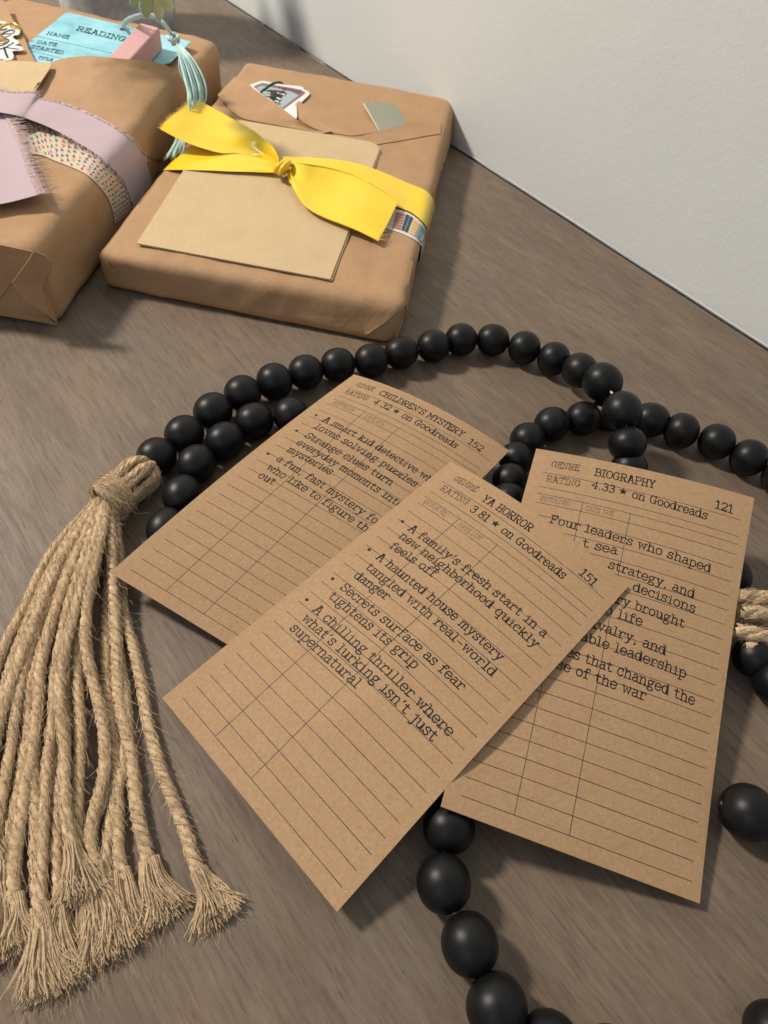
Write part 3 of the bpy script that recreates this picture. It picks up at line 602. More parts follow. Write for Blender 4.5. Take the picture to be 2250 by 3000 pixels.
# ------------------------------------------------------------------ wrapped parcels
def wbox(top, bot, r, puff, nu=64, nv=84, nw_=14, crum=.5, seed=0):
    """rounded, slightly crumpled block; top/bot = NL NR FR FL corners"""
    top = np.array(top, float); bot = np.array(bot, float)
    a = .25*(np.linalg.norm(top[1]-top[0])+np.linalg.norm(top[2]-top[3])); b = .25*(np.linalg.norm(top[3]-top[0])+np.linalg.norm(top[2]-top[1])); c = .5*np.mean(top[:, 2]-bot[:, 2])
    V, Fc = [], []
    def face(fn, n1, n2):
        base = len(V)
        for i in range(n1):
            for j in range(n2): V.append(fn(-1+2*i/(n1-1), -1+2*j/(n2-1)))
        return grid_faces(n1, n2, base)
    Fc += face(lambda s, t: (s, t, 1), nu, nv); Fc += face(lambda s, t: (t, s, -1), nv, nu)
    Fc += face(lambda s, t: (s, -1, t), nu, nw_)[:]; Fc += [q[::-1] for q in face(lambda s, t: (s, 1, t), nu, nw_)]
    Fc += [q[::-1] for q in face(lambda s, t: (-1, s, t), nv, nw_)]; Fc += face(lambda s, t: (1, s, t), nv, nw_)
    out = []
    for (x, y, z) in V:
        p = np.array([x*a, y*b, z*c]); rr = min(r, c*.98); lim = np.array([a-rr, b-rr, c-rr]); q = np.clip(p, -lim, lim); d = p-q; L = np.linalg.norm(d)
        p = q+d/L*rr if L > 1e-6 else p
        if z > 0 or True: p[2] += puff*(1-x*x)*(1-y*y)*(z > 0)*1.0
        u, v, w_ = (p[0]/a+1)/2, (p[1]/b+1)/2, (p[2]/c+1)/2
        T = (top[0]*(1-u)+top[1]*u)*(1-v)+(top[3]*(1-u)+top[2]*u)*v; Bm = (bot[0]*(1-u)+bot[1]*u)*(1-v)+(bot[3]*(1-u)+bot[2]*u)*v
        P = Bm*(1-w_)+T*w_; n = d/L if L > 1e-6 else np.array([0, 0, 1.])
        k = Vector(P*.028)+Vector((seed, 0, 0)); h = noise.noise(k)*crum+(.5-abs(noise.noise(k*1.9)))*crum*.8+noise.noise(Vector(P*.12))*crum*.22
        h += .22*(.5-abs(noise.noise(Vector(P*.075)+Vector((3, 7, seed)))))*crum; P = P+n*h*(1 if P[2] > 1.5 else 0); P[2] = max(P[2], .1)
        out.append(P)
    # weld the seams between faces
    key, new, idx = {}, [], []
    for p in out:
        kk = tuple(np.round(p, 2))
        if kk not in key: key[kk] = len(new); new.append(p)
        idx.append(key[kk])
    F2 = []
    for q in Fc:
        q = tuple(dict.fromkeys(idx[i] for i in q))
        if len(q) > 2: F2.append(q)
    return new, F2
def bvh(V, Fc): return BVHTree.FromPolygons([Vector(v) for v in V], Fc)
def drop(bt, px, py, h, zf=None):          # point on a parcel's paper seen at that pixel, lifted by h
    d = Vector(ray(px, py)).normalized(); hit = bt.ray_cast(Vector((0, 0, HC)), d)
    if hit[0] is None: return None
    n = hit[1]; n = n if n.dot(d) < 0 else -n; return np.array(hit[0]+n*h)
def strip(name, U, L, m, nu=50, nv=10, bt=None, lift=.3, wave=None, parent=None, th=.18, raylift=False):
    """sheet between two edge curves. points are (px,py,z) or, with bt, (px,py) dropped on the parcel"""
    Uc, Lc = cat_rom(U, nu), cat_rom(L, nu); V = np.zeros((nu, nv, 3)); last = [None]*nv
    for i in range(nu):
        for j in range(nv):
            t = j/(nv-1); q = Lc[i]*(1-t)+Uc[i]*t; h = lift(i/(nu-1), t) if callable(lift) else lift
            if bt is not None:
                p = drop(bt, q[0], q[1], 0 if raylift else h)
                if raylift and p is not None: p = at(q[0], q[1], p[2]+h)
                if p is None and i > 0: p = V[i-1, j]+(V[i-1, j]-V[max(i-2, 0), j])*[.3, .3, 1]
                V[i, j] = p if p is not None else at(q[0], q[1], 20)
            else: V[i, j] = at(*q)
            if wave: V[i, j, 2] += wave(i/(nu-1), t)
    f = grid_faces(nu, nv); VV = V.reshape(-1, 3); a, b, c = (VV[k] for k in f[len(f)//2][:3])
    if np.cross(b-a, c-b)[2] < 0: f = [q[::-1] for q in f]
    o = solid(mesh(name, VV, f, m), th, -1 if bt is None else 1)
    if parent is not None: under(o, parent)
    def ev(s, t, h=0):
        x, y = s*(nu-1), t*(nv-1); i, j = min(int(x), nu-2), min(int(y), nv-2); a, b = x-i, y-j
        p = (V[i, j]*(1-a)+V[i+1, j]*a)*(1-b)+(V[i, j+1]*(1-a)+V[i+1, j+1]*a)*b
        n = np.cross(V[i+1, j]-V[i, j], V[i, j+1]-V[i, j]); n /= np.linalg.norm(n)+1e-9; n = n if n @ (np.array([0, 0, HC])-p) > 0 else -n
        return p+n*h
    return o, ev
def patch(name, quads, ev, h, m, parent):
    V, f = [], []
    for q in quads:
        b = len(V); V += [ev(s, t, h) for s, t in q]; f.append(tuple(range(b, b+len(q))))
    f2 = []
    for q in f:
        a, b, c = (V[i] for i in q[:3]); n = np.cross(b-a, c-b); f2.append(q if n @ (np.array([0, 0, HC])-a) > 0 else q[::-1])
    return under(mesh(name, V, f2, m, None, False), parent)

# --- right parcel
p2 = empty('wrapped_parcel', (-75, 390, 0)); tag(p2, 'flat brown paper parcel tied with a yellow satin ribbon, beside the wall', 'parcel')
V2, F2 = wbox([(-154.5, 283, 20), (-3.5, 276, 20), (9, 511, 24), (-139, 526, 24)], [(-155, 284, 0), (-8, 269, 0), (12, 510, 0), (-138, 527, 0)], 4.8, 1.2, crum=.8, seed=3)
under(mesh('wrapping', V2, F2, M_PAPER), p2); B2 = bvh(V2, F2)
# front seam flap and folded corner
strip('wrapping_flap', W('c', [(1150, 800), (1145, 940), (1128, 1080), (1112, 1200), (1106, 1300), (1108, 1375)]), W('c', [(1390, 840), (1370, 960), (1345, 1080), (1312, 1215), (1230, 1300), (1130, 1370)]), M_PAPER, 46, 14, B2, lambda s, t: .35+.6*(1-t)*(s > .7)*(s-.7)/.3, parent=p2, th=.25)
cr1 = [drop(B2, *W('c', [q])[0], .6) for q in ((1312, 1222), (1240, 1290), (1180, 1345), (1118, 1412))]
fl = [np.array(x) for x in (at(*W('c', [(1322, 1240)])[0], 15), at(*W('c', [(1300, 1300)])[0], 8), at(*W('c', [(1262, 1400)])[0], 1.0), at(*W('c', [(1190, 1392)])[0], 1.0), at(*W('c', [(1250, 1330)])[0], 7.5), at(*W('c', [(1290, 1265)])[0], 13))]
V, f = [fl[0], fl[1], fl[2], fl[3], fl[4], fl[5]], [(0, 5, 1), (5, 4, 1), (4, 3, 2), (4, 2, 1)]
under(solid(mesh('folded_corner', V, f, M_PAPER, None, False), .3, 0), p2)
# near left corner crease: small triangular tuck
strip('corner_tuck', W('b', [(712, 1062), (728, 1080), (745, 1105), (800, 1148), (838, 1165)]), W('b', [(738, 1190), (750, 1205), (765, 1212), (795, 1212), (845, 1190)]), M_PAPER, 24, 8, B2, lambda s, t: .2+.7*t*t*math.sin(math.pi*min(1, .15+s*.85)), parent=p2, th=.25, raylift=True)
# pocket flaps at the far end
strip('pocket_flap', W('c', [(475, 128), (520, 150), (600, 205), (700, 272), (770, 325), (850, 368), (935, 396)]), W('c', [(395, 215), (440, 265), (470, 300), (520, 330), (620, 350), (740, 372), (900, 402)]), M_PAPER, 40, 10, B2, lambda s, t: .4+4.6*math.sin(math.pi*min(1, .08+s*.95))*t*t, parent=p2, th=.3, raylift=True)
strip('pocket_fold', W('c', [(790, 255), (835, 295), (890, 350), (950, 405)]), W('c', [(740, 300), (790, 335), (850, 372), (915, 400)]), M_PAPER, 20, 6, B2, lambda s, t: .3+1.3*t, parent=p2, th=.3)
strip('inner_fold', W('o', [(280, 332), (400, 285), (520, 250), (640, 225), (760, 205), (900, 215)]), W('o', [(340, 420), (460, 440), (560, 450), (700, 430), (820, 400), (940, 370)]), M_PAPER, 30, 8, B2, lambda s, t: .25+.5*t, parent=p2, th=.2)
strip('lower_fold', W('o', [(520, 478), (660, 440), (800, 404), (920, 374), (1040, 345), (1200, 322), (1330, 330)]), W('o', [(560, 560), (700, 540), (800, 520), (920, 500), (1040, 480), (1200, 450), (1330, 430)]), M_PAPER, 30, 8, B2, lambda s, t: .25+1.6*t**1.5*math.sin(math.pi*min(1, .1+s)), parent=p2, th=.25, raylift=True)
# yellow ribbon
rb, ev = strip('ribbon', W('o', [(-60, 700), (300, 716), (500, 742), (700, 785), (900, 838), (1100, 905), (1200, 955), (1262, 1040), (1280, 1130), (1268, 1200)]),
      W('F', [(850, 560), (950, 590), (1050, 606), (1120, 612), (1160, 616), (1190, 622), (1213, 634), (1236, 656), (1248, 676), (1254, 700)]), M_YEL, 60, 12, B2, lambda s, t: 1.0+3.4*(1-min(1, max(0, (s-.30)/.22))), parent=p2)
rl_, ev_l = strip('ribbon_band', W('n', [(1100, 612, 27), (1000, 565, 28), (880, 530, 27.5), (740, 500, 27), (560, 484, 26.5), (420, 460, 26), (330, 440, 24.5), (280, 452, 15)]),
      W('n', [(1092, 680, 27), (980, 684, 26), (860, 680, 25.6), (700, 674, 25.4), (520, 663, 25.2), (270, 655, 24.0), (95, 657, 21), (70, 675, 13)]), M_YEL, 54, 14, None,
      wave=lambda s, t: 1.6*math.sin(math.pi*t)*math.sin(math.pi*min(s*1.6, 1))+.5*math.sin(9*t+5*s)*(1-s), parent=p2)
rt, ev_r = strip('ribbon_tail', W('o', [(10, 705, 29), (60, 702, 31), (140, 705, 32), (260, 716, 31), (420, 752, 30), (560, 800, 29.5), (700, 868, 29), (840, 948, 28), (962, 1020, 27.5)]),
      W('o', [(5, 830, 27), (12, 890, 26.5), (50, 960, 26), (110, 1050, 26), (200, 1118, 26), (330, 1178, 26), (470, 1232, 26), (620, 1298, 25.5), (779, 1380, 25)]), M_YEL, 60, 18, None,
      wave=lambda s, t: 2.6*math.sin(2.2*math.pi*t+.6)*math.exp(-s*4.5)+1.4*math.sin(3*math.pi*s)*math.sin(math.pi*t)+.5*math.sin(9*t+7*s)*(1-.5*s), parent=p2)
lt, ev_q = strip('ribbon_tail', W('n', [(1108, 590, 29), (1062, 512, 31), (1000, 428, 32.5), (900, 320, 33.5), (790, 245, 34), (650, 170, 34.5), (500, 92, 36), (400, 50, 37.5), (345, 38, 38)]),
      W('n', [(1085, 650, 27), (1010, 610, 26), (900, 560, 26), (740, 515, 27), (600, 508, 28), (440, 462, 30), (280, 402, 32), (150, 340, 34), (50, 288, 35)]), M_YEL, 60, 18, None,
      wave=lambda s, t: 2.8*math.sin(2.4*math.pi*t+.2)*math.exp(-((s-.1)*6)**2)-1.8*math.exp(-((s-.33)*7)**2)*math.sin(math.pi*t)+1.5*math.sin(7*s)*math.sin(3*t)+.5*math.sin(8*t+6*s), parent=p2)
def thread_batch(name, ev, s_rng, t_rng, out, n, ln, r, m, parent, jit=.5, h=.3):
    FP = np.zeros((n, 7, 3)); rr = np.random.default_rng(5)
    for i in range(n):
        s, t = rr.uniform(*s_rng), rr.uniform(*t_rng); p = ev(s, t, h); d = np.asarray(out(s, t), float); L = ln*rr.uniform(.4, 1.2); c = rr.standard_normal(3)*jit*[1, 1, .4]
        for j in range(7): u = j/6; FP[i, j] = p+d*L*u+c*L*u*u*.6+[0, 0, -.1*L*u*u]
    V, f = fibres(FP, np.full(n, r)); o = nmesh(name, V, f, m, None, False); under(o, parent); return o
dR = ev_r(1, .5)-ev_r(.96, .5); dR /= np.linalg.norm(dR); tR = ev_r(1, 1)-ev_r(1, 0); tR /= np.linalg.norm(tR)
thread_batch('loose_threads', ev_r, (.985, 1), (.0, .12), lambda s, t: dR*.5+tR*.75, 9, 12, .11, M_YTHR, p2, .25)
thread_batch('loose_threads', ev_r, (.985, 1), (0, 1), lambda s, t: dR, 60, 1.6, .06, M_YTHR, p2, .5)
dL = ev_q(1, .5)-ev_q(.96, .5); dL /= np.linalg.norm(dL)
thread_batch('loose_threads', ev_q, (.985, 1), (0, 1), lambda s, t: dL, 160, 1.7, .07, M_YTHR, p2, .6)
# woven edges of the right tail: tiny picots
parts = []
for t_ in (.006, .994):
    P = [ev_r(s, t_, .22) for s in np.linspace(.12, 1, 120)]; P = [p+[0, 0, .08*math.sin(i*1.9)] for i, p in enumerate(P)]; parts.append(tube(P, [.22, .28, .2, .27, .22], 6, caps=False))
V, f = join(parts); under(mesh('ribbon_edge', V, f, M_YEL), p2)
# knot
Kc = at(*W('n', [(1140, 645)])[0], 29.5)
def knot_mesh():
    parts = []; ex = ev_r(.1, .5)-ev_l(.1, .5); ex[2] *= .3; ex /= np.linalg.norm(ex); ez = np.array([0, 0, 1.]); ey = np.cross(ez, ex); ey /= np.linalg.norm(ey)
    V = []; nu, nv = 40, 30
    for i in range(nu):
        a = 2*math.pi*i/nu
        for j in range(nv):
            t = -1+2*j/(nv-1); w_ = 4.2*t; rr = 3.6*math.sqrt(max(0, 1-(abs(t)**2.6)*.93))*(1+.09*math.sin(9*t+1.6*a)+.05*math.sin(5*t-2*a))
            V.append(Kc+ex*(w_*.75+1.0*math.sin(a))+(ey*math.cos(a)*1.25+ez*math.sin(a)*.95)*rr)
    f = []
    for i in range(nu):
        for j in range(nv-1): i2 = (i+1) % nu; f.append((i*nv+j, i2*nv+j, i2*nv+j+1, i*nv+j+1))
    parts.append((V, f))
    for dx, ph in ((-.5, .5), (1.4, -.3)):
        P = [Kc+ex*(dx+1.9*math.sin(a+ph))+(ey*math.cos(a)*1.3+ez*math.sin(a))*3.9 for a in np.linspace(-.3, math.pi+.3, 22)]
        parts.append(tube(P, [.6, 1.2, 1.35, 1.1, .6], 10))
    return join(parts)
V, f = knot_mesh(); under(mesh('knot', V, f, M_YEL), p2)
# book-spine washi tape next to the ribbon
WT = mat('white_washi_tape', (.66, .62, .57), .5, .3)
wt, evw = strip('washi_tape', W('k', [(380, 520), (540, 562), (650, 590), (760, 650), (850, 730), (915, 820), (955, 920), (962, 1000), (945, 1080)]),
      W('k', [(300, 800), (460, 850), (560, 880), (660, 920), (750, 965), (820, 1015), (865, 1070), (890, 1130), (893, 1180)]), WT, 44, 8, B2, .8, parent=p2)
def bars(s0, s1, t0, t1): return [[(s0, t0), (s1, t0), (s1, t1), (s0, t1)]]
bk = {'pink': (.42, .16, .15), 'navy': (.035, .06, .08), 'straw': (.66, .46, .2), 'teal': (.16, .30, .33)}
Q = {'pink': [], 'navy': [], 'straw': [], 'teal': []}
for i in range(6): Q['pink'] += bars(.12, .26, .12+i*.13, .20+i*.13)
Q['navy'] += bars(.275, .32, .12, .88)+bars(.335, .38, .12, .88)
for i in range(5): Q['straw'] += bars(.40, .50, .14+i*.15, .27+i*.15)
for i in range(3): Q['teal'] += bars(.525+i*.05, .565+i*.05, .12, .86)
for k, q in Q.items():
    q = [[(a[0][0]+(a[1][0]-a[0][0])*x, a[0][1]) for x in (0, .5, 1)]+[(a[0][0]+(a[1][0]-a[0][0])*x, a[2][1]) for x in (1, .5, 0)] for a in q]
    patch('printed_bars', q, evw, .6, mat('print_'+k, bk[k], .5, .3), p2)
# green-grey square tucked under the lower fold
GS = mat('sage_green_card', (.27, .29, .215), .32, .5); GE = mat('cream_card_edge', (.70, .60, .45), .6, .3)
gq = [(lambda p: at(*W('o', [q])[0], drop(B2, *p, 0)[2]+z))(W('o', [q])[0]) for q, z in (((652, 163), 3.4), ((925, 178), .9), ((1038, 362), .45), ((795, 418), .6))]
gs = mesh('magnetic_page_marker', *(lambda n: ([(gq[0]*(1-a)+gq[1]*a)*(1-b)+(gq[3]*(1-a)+gq[2]*a)*b+[0, 0, .8*math.sin(math.pi*a)] for a in np.linspace(0, 1, n) for b in np.linspace(0, 1, n)], grid_faces(n, n)))(10), GS)
gs.data.flip_normals(); solid(gs, .5); tag(gs, 'small sage green square page marker tucked into the parcel beside the wall', 'page marker')
V, f = tube([gq[0]+[0, 0, -.1], gq[0]*.5+gq[3]*.5+[0, 0, 0.1], gq[3]+[0, 0, 0]], [.5, .42, .3], 8, n=12); mesh('curled_edge', V, f, GE, gs)

# --- kraft envelope under the yellow bow
def round_poly(P, corner, r, n=8):
    P = [np.array(p, float) for p in P]; out = []
    for i, p in enumerate(P):
        if i not in corner: out.append(p); continue
        a, b = P[i-1]-p, P[(i+1) % len(P)]-p; a /= np.linalg.norm(a); b /= np.linalg.norm(b)
        for t in np.linspace(0, 1, n): out.append(p+a*r*(1-t)**2+b*r*t**2)
    return out
E3 = [at(400, 712, 21.9), at(967, 818, 22.2), at(1119, 420, 25.4), at(639, 341, 25.4)]
env = poly('kraft_envelope', round_poly(E3, (2,), 11), M_ENV, .45); tag(env, 'pale tan gift envelope held under the yellow bow', 'envelope')
e2 = [p+np.array([.9, .3, -.75]) for p in E3]; poly('back_sheet', round_poly(e2, (2,), 11), M_ENV, .35, env)

# --- sticker bundle with green cord on the right parcel
so = W('q', [(545, 408), (590, 395), (650, 372), (710, 360), (800, 378), (900, 403), (1050, 415), (1150, 425), (1190, 435), (1202, 462), (1258, 488), (1276, 512), (1262, 535), (1180, 612), (1120, 660), (1010, 745), (900, 700), (700, 560)])
Z0_ = 26.3
def Zs(q): return at(q[0], q[1], Z0_+(q[1]-240)*-.012)
st = poly('sticker', [Zs(q) for q in so], M_WHITE, .35); tag(st, 'white edged mauve and blue die cut sticker tucked into the right parcel', 'sticker')
def flat(name, win, pts, m, par, dz): 
    o = poly(name, [Zs(q)+np.array([0, 0, dz]) for q in W(win, pts)], m, .03, par); return o
flat('mauve_print', 'q', [(590, 432), (640, 405), (700, 385), (800, 402), (900, 422), (1050, 445), (1170, 470), (1222, 500), (1215, 520), (960, 705), (880, 640), (700, 520)], mat('mauve_print', (.24, .12, .13), .4, .4), st, .06)
flat('blue_print', 'q', [(625, 450), (690, 420), (800, 440), (900, 455), (1040, 490), (1140, 540), (945, 685), (880, 640), (760, 550)], mat('pale_blue_print', (.36, .44, .50), .4, .4), st, .11)
flat('dark_print', 'q', [(720, 485), (800, 470), (880, 478), (960, 492), (1000, 515), (980, 545), (945, 550), (930, 585), (925, 610), (905, 632), (850, 625), (790, 570)], mat('dark_brown_print', (.03, .012, .012), .4, .4), st, .16)
for q in ([(730, 492), (795, 508), (800, 522), (735, 505)], [(880, 502), (975, 525), (975, 542), (880, 518)], [(862, 560), (925, 578), (920, 595), (860, 575)], [(735, 518), (820, 545), (812, 556), (745, 535)], [(845, 600), (905, 612), (900, 628), (850, 614)]):
    flat('white_bar', 'q', q, M_WHITE, st, .21)
M_MP = mat('plum_print', (.10, .02, .02), .4, .4)
for i in range(8):
    x = 890+i*36; y = 432+i*8; flat('lettering_stroke', 'q', [(x, y), (x+22, y-2), (x+30, y+22), (x+8, y+26)], M_MP, st, .11+.01*i)
s2p = [at(*q, 26.0) for q in W('q', [(1000, 735), (1115, 650), (1118, 720), (1122, 790), (1108, 828), (1085, 815), (1040, 775)])]
o = poly('sticker', s2p, M_WHITE, .3); tag(o, 'white pointed sticker tail peeking out below the mauve sticker', 'sticker')
M_GREEN = mat('dark_green_cord', (.01, .10, .045), .6, .3)
V, f = tube([at(*q) for q in W('q', [(680, 505, 28), (700, 480, 28.8), (750, 448, 30), (800, 410, 31), (850, 388, 31), (900, 378, 30), (945, 388, 28.3)])], [.6, .75, .8, .75, .55], 8, n=28)
o = mesh('green_cord', V, f, M_GREEN); tag(o, 'dark green cord looped over the mauve sticker', 'cord')
V, f = tube([at(*q) for q in W('q', [(790, 548, 28.2), (825, 556, 29), (860, 570, 28.6), (830, 590, 28.2)])], [.4, .8, .8, .5], 8, n=14); mesh('cord_end', V, f, M_GREEN, o)

# --- left parcel
p1 = empty('wrapped_parcel', (-230, 390, 0)); tag(p1, 'taller brown paper parcel tied with a frayed lilac ribbon, at the left edge', 'parcel')
V1, F1 = wbox([(-330, 243, 37), (-165.5, 251.5, 38), (-154.5, 523, 35), (-310, 553, 35)], [(-330, 244, 0), (-163, 250, 0), (-155, 524, 0), (-310, 554, 0)], 7, 4.5, crum=1.0, nu=60, nv=90, nw_=18, seed=11)
under(mesh('wrapping', V1, F1, M_PAPER), p1); B1 = bvh(V1, F1)
# folded end: two flaps meeting over the near end
def onend(px, py, d=0):                    # near end plane of the left parcel
    p0 = np.array([-165.5, 251, 0]); n = np.cross(np.array([-165.5, 251.5, 0])-np.array([-330, 243, 0]), [0, 0, 1.]); n /= np.linalg.norm(n); n = n if n[1] < 0 else -n
    v = ray(px, py); o_ = np.array([0, 0, HC]); t = ((p0+n*d-o_) @ n)/(v @ n); return o_+v*t
def efl(name, win, pts, ds, th=.35):
    P = [onend(*W(win, [q])[0], d) for q, d in zip(pts, ds)]; c = sum(P)/len(P); V = P+[c]; f = [(i, (i+1) % len(P), len(P)) for i in range(len(P))]
    return under(solid(mesh(name, V, f, M_PAPER, None, False), th, 0), p1)
efl('end_flap', 'p', [(275, 1340), (240, 1400), (95, 1600), (200, 1740), (385, 1860), (470, 1935), (440, 1840), (400, 1700), (385, 1560), (430, 1440), (370, 1380)], [1.2, 3, 7.0, 7.5, 6.0, .8, .6, .6, .8, .4, .4])
efl('end_flap', 'p', [(260, 1345), (235, 1395), (95, 1598), (0, 1730), (-300, 1900), (-300, 1330), (0, 1290)], [.8, 1.0, 1.2, 1.2, 1.0, .4, .4])
efl('end_flap', 'p', [(90, 1612), (180, 1760), (380, 1880), (468, 1942), (0, 1862), (-300, 1830), (-300, 1800), (0, 1740)], [.6, .6, .6, .6, 1.2, 1.2, 1.2, 1.0])
# pocket across the top
strip('pocket', W('a', [(250, 500), (330, 434), (420, 400), (500, 386), (620, 381), (820, 398), (1040, 420), (1180, 470), (1300, 560), (1390, 640)]),
      W('a', [(240, 640), (330, 690), (430, 740), (540, 790), (640, 840), (740, 880), (840, 930), (930, 1000), (1010, 1060), (1090, 1080)]), M_PAPER, 60, 22, B1,
      lambda s, t: .35+15.5*t**1.5*math.exp(-(abs(s-.52)/.27)**2.6), parent=p1, th=.3, raylift=True)
# top left flap
fz = lambda q: at(q[0], q[1], 43.5)
o = poly('paper_flap', [fz(q) for q in W('l', [(-500, -100), (50, -10), (110, 120), (200, 300), (280, 420), (350, 520), (400, 630), (450, 760), (510, 880), (575, 1000), (560, 1060), (-500, 1100)])], M_PAPER, .35); under(o, p1)
# lilac ribbon and washi tape
wl, evt = strip('washi_tape', W('p', [(60, 245), (230, 262), (400, 330), (600, 440), (790, 560), (930, 680), (1010, 790), (1060, 900), (1075, 1000)]),
      W('p', [(180, 560), (330, 572), (430, 612), (560, 662), (690, 722), (780, 800), (860, 900), (905, 1010), (925, 1120)]), mat('cream_washi_tape', (.62, .53, .41), .5, .3), 50, 12, B1, .35, parent=p1)
tc = [(.42, .07, .05), (.09, .21, .15), (.22, .13, .22), (.50, .27, .11), (.46, .18, .17)]; TQ = [[] for _ in tc]
for i in range(27):
    for j in range(6):
        s = .03+i*.0365+random.uniform(-.005, .005); t_ = .10+(j+.5*(i % 2))*.155+random.uniform(-.02, .02)
        if t_ > .96: continue
        a = random.uniform(-.5, .5)+(math.pi if random.random() < .15 else 0); ks, kt = .0145, .082*random.uniform(.8, 1.15)
        TQ[random.choice([0, 0, 1, 1, 2, 2, 3, 4])].append([(s+ks*math.cos(a+k*2.094), t_+kt*math.sin(a+k*2.094)) for k in range(3)])
for q, c in zip(TQ, tc): patch('printed_triangles', q, evt, .24, mat('print_triangle', c, .5, .3), p1)
lr, evl = strip('ribbon', W('p', [(-260, 20), (-60, 40), (120, 66), (290, 66), (310, 110), (500, 155), (720, 240), (900, 335), (1050, 440), (1150, 560), (1205, 690), (1232, 790)]),
      W('p', [(-260, 190), (-60, 212), (80, 235), (160, 252), (230, 275), (400, 342), (600, 446), (790, 565), (930, 690), (1015, 800), (1062, 920), (1080, 1010)]), M_LIL, 64, 14, B1,
      lambda s, t: .9+8.0*math.exp(-(s/.44)**2)+.5*math.sin(6*t+9*s)*math.exp(-(s/.3)**2), parent=p1, raylift=True)
tl, evtl = strip('ribbon_tail', W('p', [(15, 212, 48), (45, 262, 47.5), (95, 350, 47), (140, 450, 46.5), (180, 560, 46), (225, 690, 45), (270, 800, 44.5), (312, 893, 44)]),
      W('p', [(-340, 212, 48), (-340, 300, 47.5), (-330, 400, 47), (-330, 500, 46.5), (-330, 620, 46), (-330, 760, 45), (-330, 890, 44.5), (-330, 1010, 44)]), M_LIL, 40, 14, None,
      wave=lambda s, t: .6*math.sin(5*t+2*s), parent=p1)
# frayed edges
def outl(ev, t0, t1): return lambda s, t: (lambda v: v/np.linalg.norm(v))(ev(s, t0)-ev(s, t1))
thread_batch('frayed_edge', evl, (.08, .86), (.985, 1), outl(evl, 1, .8), 520, 2.6, .10, M_FUZZ, p1, .7)
thread_batch('frayed_edge', evl, (.5, .92), (0, .015), outl(evl, 0, .2), 240, 3.0, .10, M_FUZZ, p1, .6)
thread_batch('frayed_edge', evtl, (.05, 1), (.985, 1), outl(evtl, 1, .85), 520, 5.5, .11, M_FUZZ, p1, .45)
strip('selvage', W('p', [(120, 86), (300, 100), (420, 122), (500, 138), (620, 180), (740, 225), (860, 290), (980, 360), (1080, 430)]), W('p', [(120, 98), (300, 114), (420, 138), (510, 162), (620, 200), (730, 248), (850, 310), (970, 378), (1065, 452)]), M_FUZZ, 70, 6, B1, lambda s, t: 1.2+.9*noise.noise(Vector((s*38, t*2.5, 0)))*(.3+t), parent=p1, raylift=True)
strip('selvage', W('p', [(60, 262, 47), (130, 360, 46.8), (175, 470, 46), (215, 560, 45.6), (262, 650, 45), (310, 760, 44.5), (362, 860, 44)]), W('p', [(40, 258, 47.2), (95, 352, 46.8), (140, 452, 46.3), (182, 562, 45.8), (225, 690, 45), (270, 800, 44.5), (312, 893, 44)]), M_FUZZ, 60, 6, None,
      wave=lambda s, t: .8*noise.noise(Vector((s*30, t*3, 4))), parent=p1)

# --- tan envelope on the left parcel
E1 = [at(*q, 45.2) for q in [(-140, 168), (156, 184), (60, 330), (-140, 320)]]
e1 = poly('kraft_envelope', round_poly(E1, (1,), 5), M_ENV, .5); tag(e1, 'pale tan envelope with a rounded corner under the lilac ribbon', 'envelope')
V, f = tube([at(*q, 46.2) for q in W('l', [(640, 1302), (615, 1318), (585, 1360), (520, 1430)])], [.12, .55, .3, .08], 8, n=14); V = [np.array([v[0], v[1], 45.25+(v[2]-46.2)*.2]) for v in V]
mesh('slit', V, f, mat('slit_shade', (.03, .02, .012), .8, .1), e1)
# --- blue bookmark with silk tassel
zb = 40.6
bq = [at(*q, zb) for q in W('a', [(450, 80), (1288, 280), (1150, 420), (640, 560), (235, 430), (183, 296)])]
bm = poly('bookmark', bq, M_BLUE, .4); tag(bm, 'blue watercolour reading log bookmark with an aqua tassel', 'bookmark')
sf = lambda u, v, h=0: at(u, v, zb+h)      # the card's own plane
tI = Ink()
for tx, a, b, cp in (('READING', (512, 203), (840, 280), 13), ('NAME', (312, 232), (462, 262), 9), ('DATE', (247, 290), (380, 312), 8), ('STARTED', (203, 322), (425, 366), 9), ('TITLE', (255, 394), (352, 412), 7)):
    a, b = W('a', [a, b]); tI.text(tx, a[0], a[1], cp, b[0], b[1], wt=.11, slant=.45)
for a, b in (((245, 243), (900, 392)), ((212, 345), (620, 440))):
    a, b = W('a', [a, b]); tI.strip([(a[0]+(b[0]-a[0])*t, a[1]+(b[1]-a[1])*t) for t in np.linspace(0, 1, 12)], .45, .05)
tI.build('lettering', sf, mat('dark_teal_print', (.01, .04, .055), .5, .3), bm, .05)
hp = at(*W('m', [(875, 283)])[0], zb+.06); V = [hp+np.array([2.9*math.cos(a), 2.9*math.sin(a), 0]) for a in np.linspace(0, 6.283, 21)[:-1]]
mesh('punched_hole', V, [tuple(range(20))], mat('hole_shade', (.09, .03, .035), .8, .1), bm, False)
parts = []
for k, (dx, dz) in enumerate(((0, 0), (14, 3), (-10, -2.5))):
    P = [at(*q) for q in W('m', [(900, 285, 41.5), (868, 255-dx*.6, 45+dz), (900, 205-dx, 52+dz), (1000, 165-dx, 60+dz), (1110, 152-dx*1.2, 63+dz), (1210, 195-dx, 62+dz), (1290, 270-dx*.8, 59+dz), (1345, 350, 56)])]
    V, f = strand_geo(np.array(P), R_=.8, tw=2.2, hairs=10, n=90, plies=2, pr=.62); parts.append((V, f))
V, f = join(parts); o = nmesh('tassel', V, np.array(f), M_AQUA); o.parent = bm; tag(o, 'aqua silk tassel with a looped cord')
parts = [];
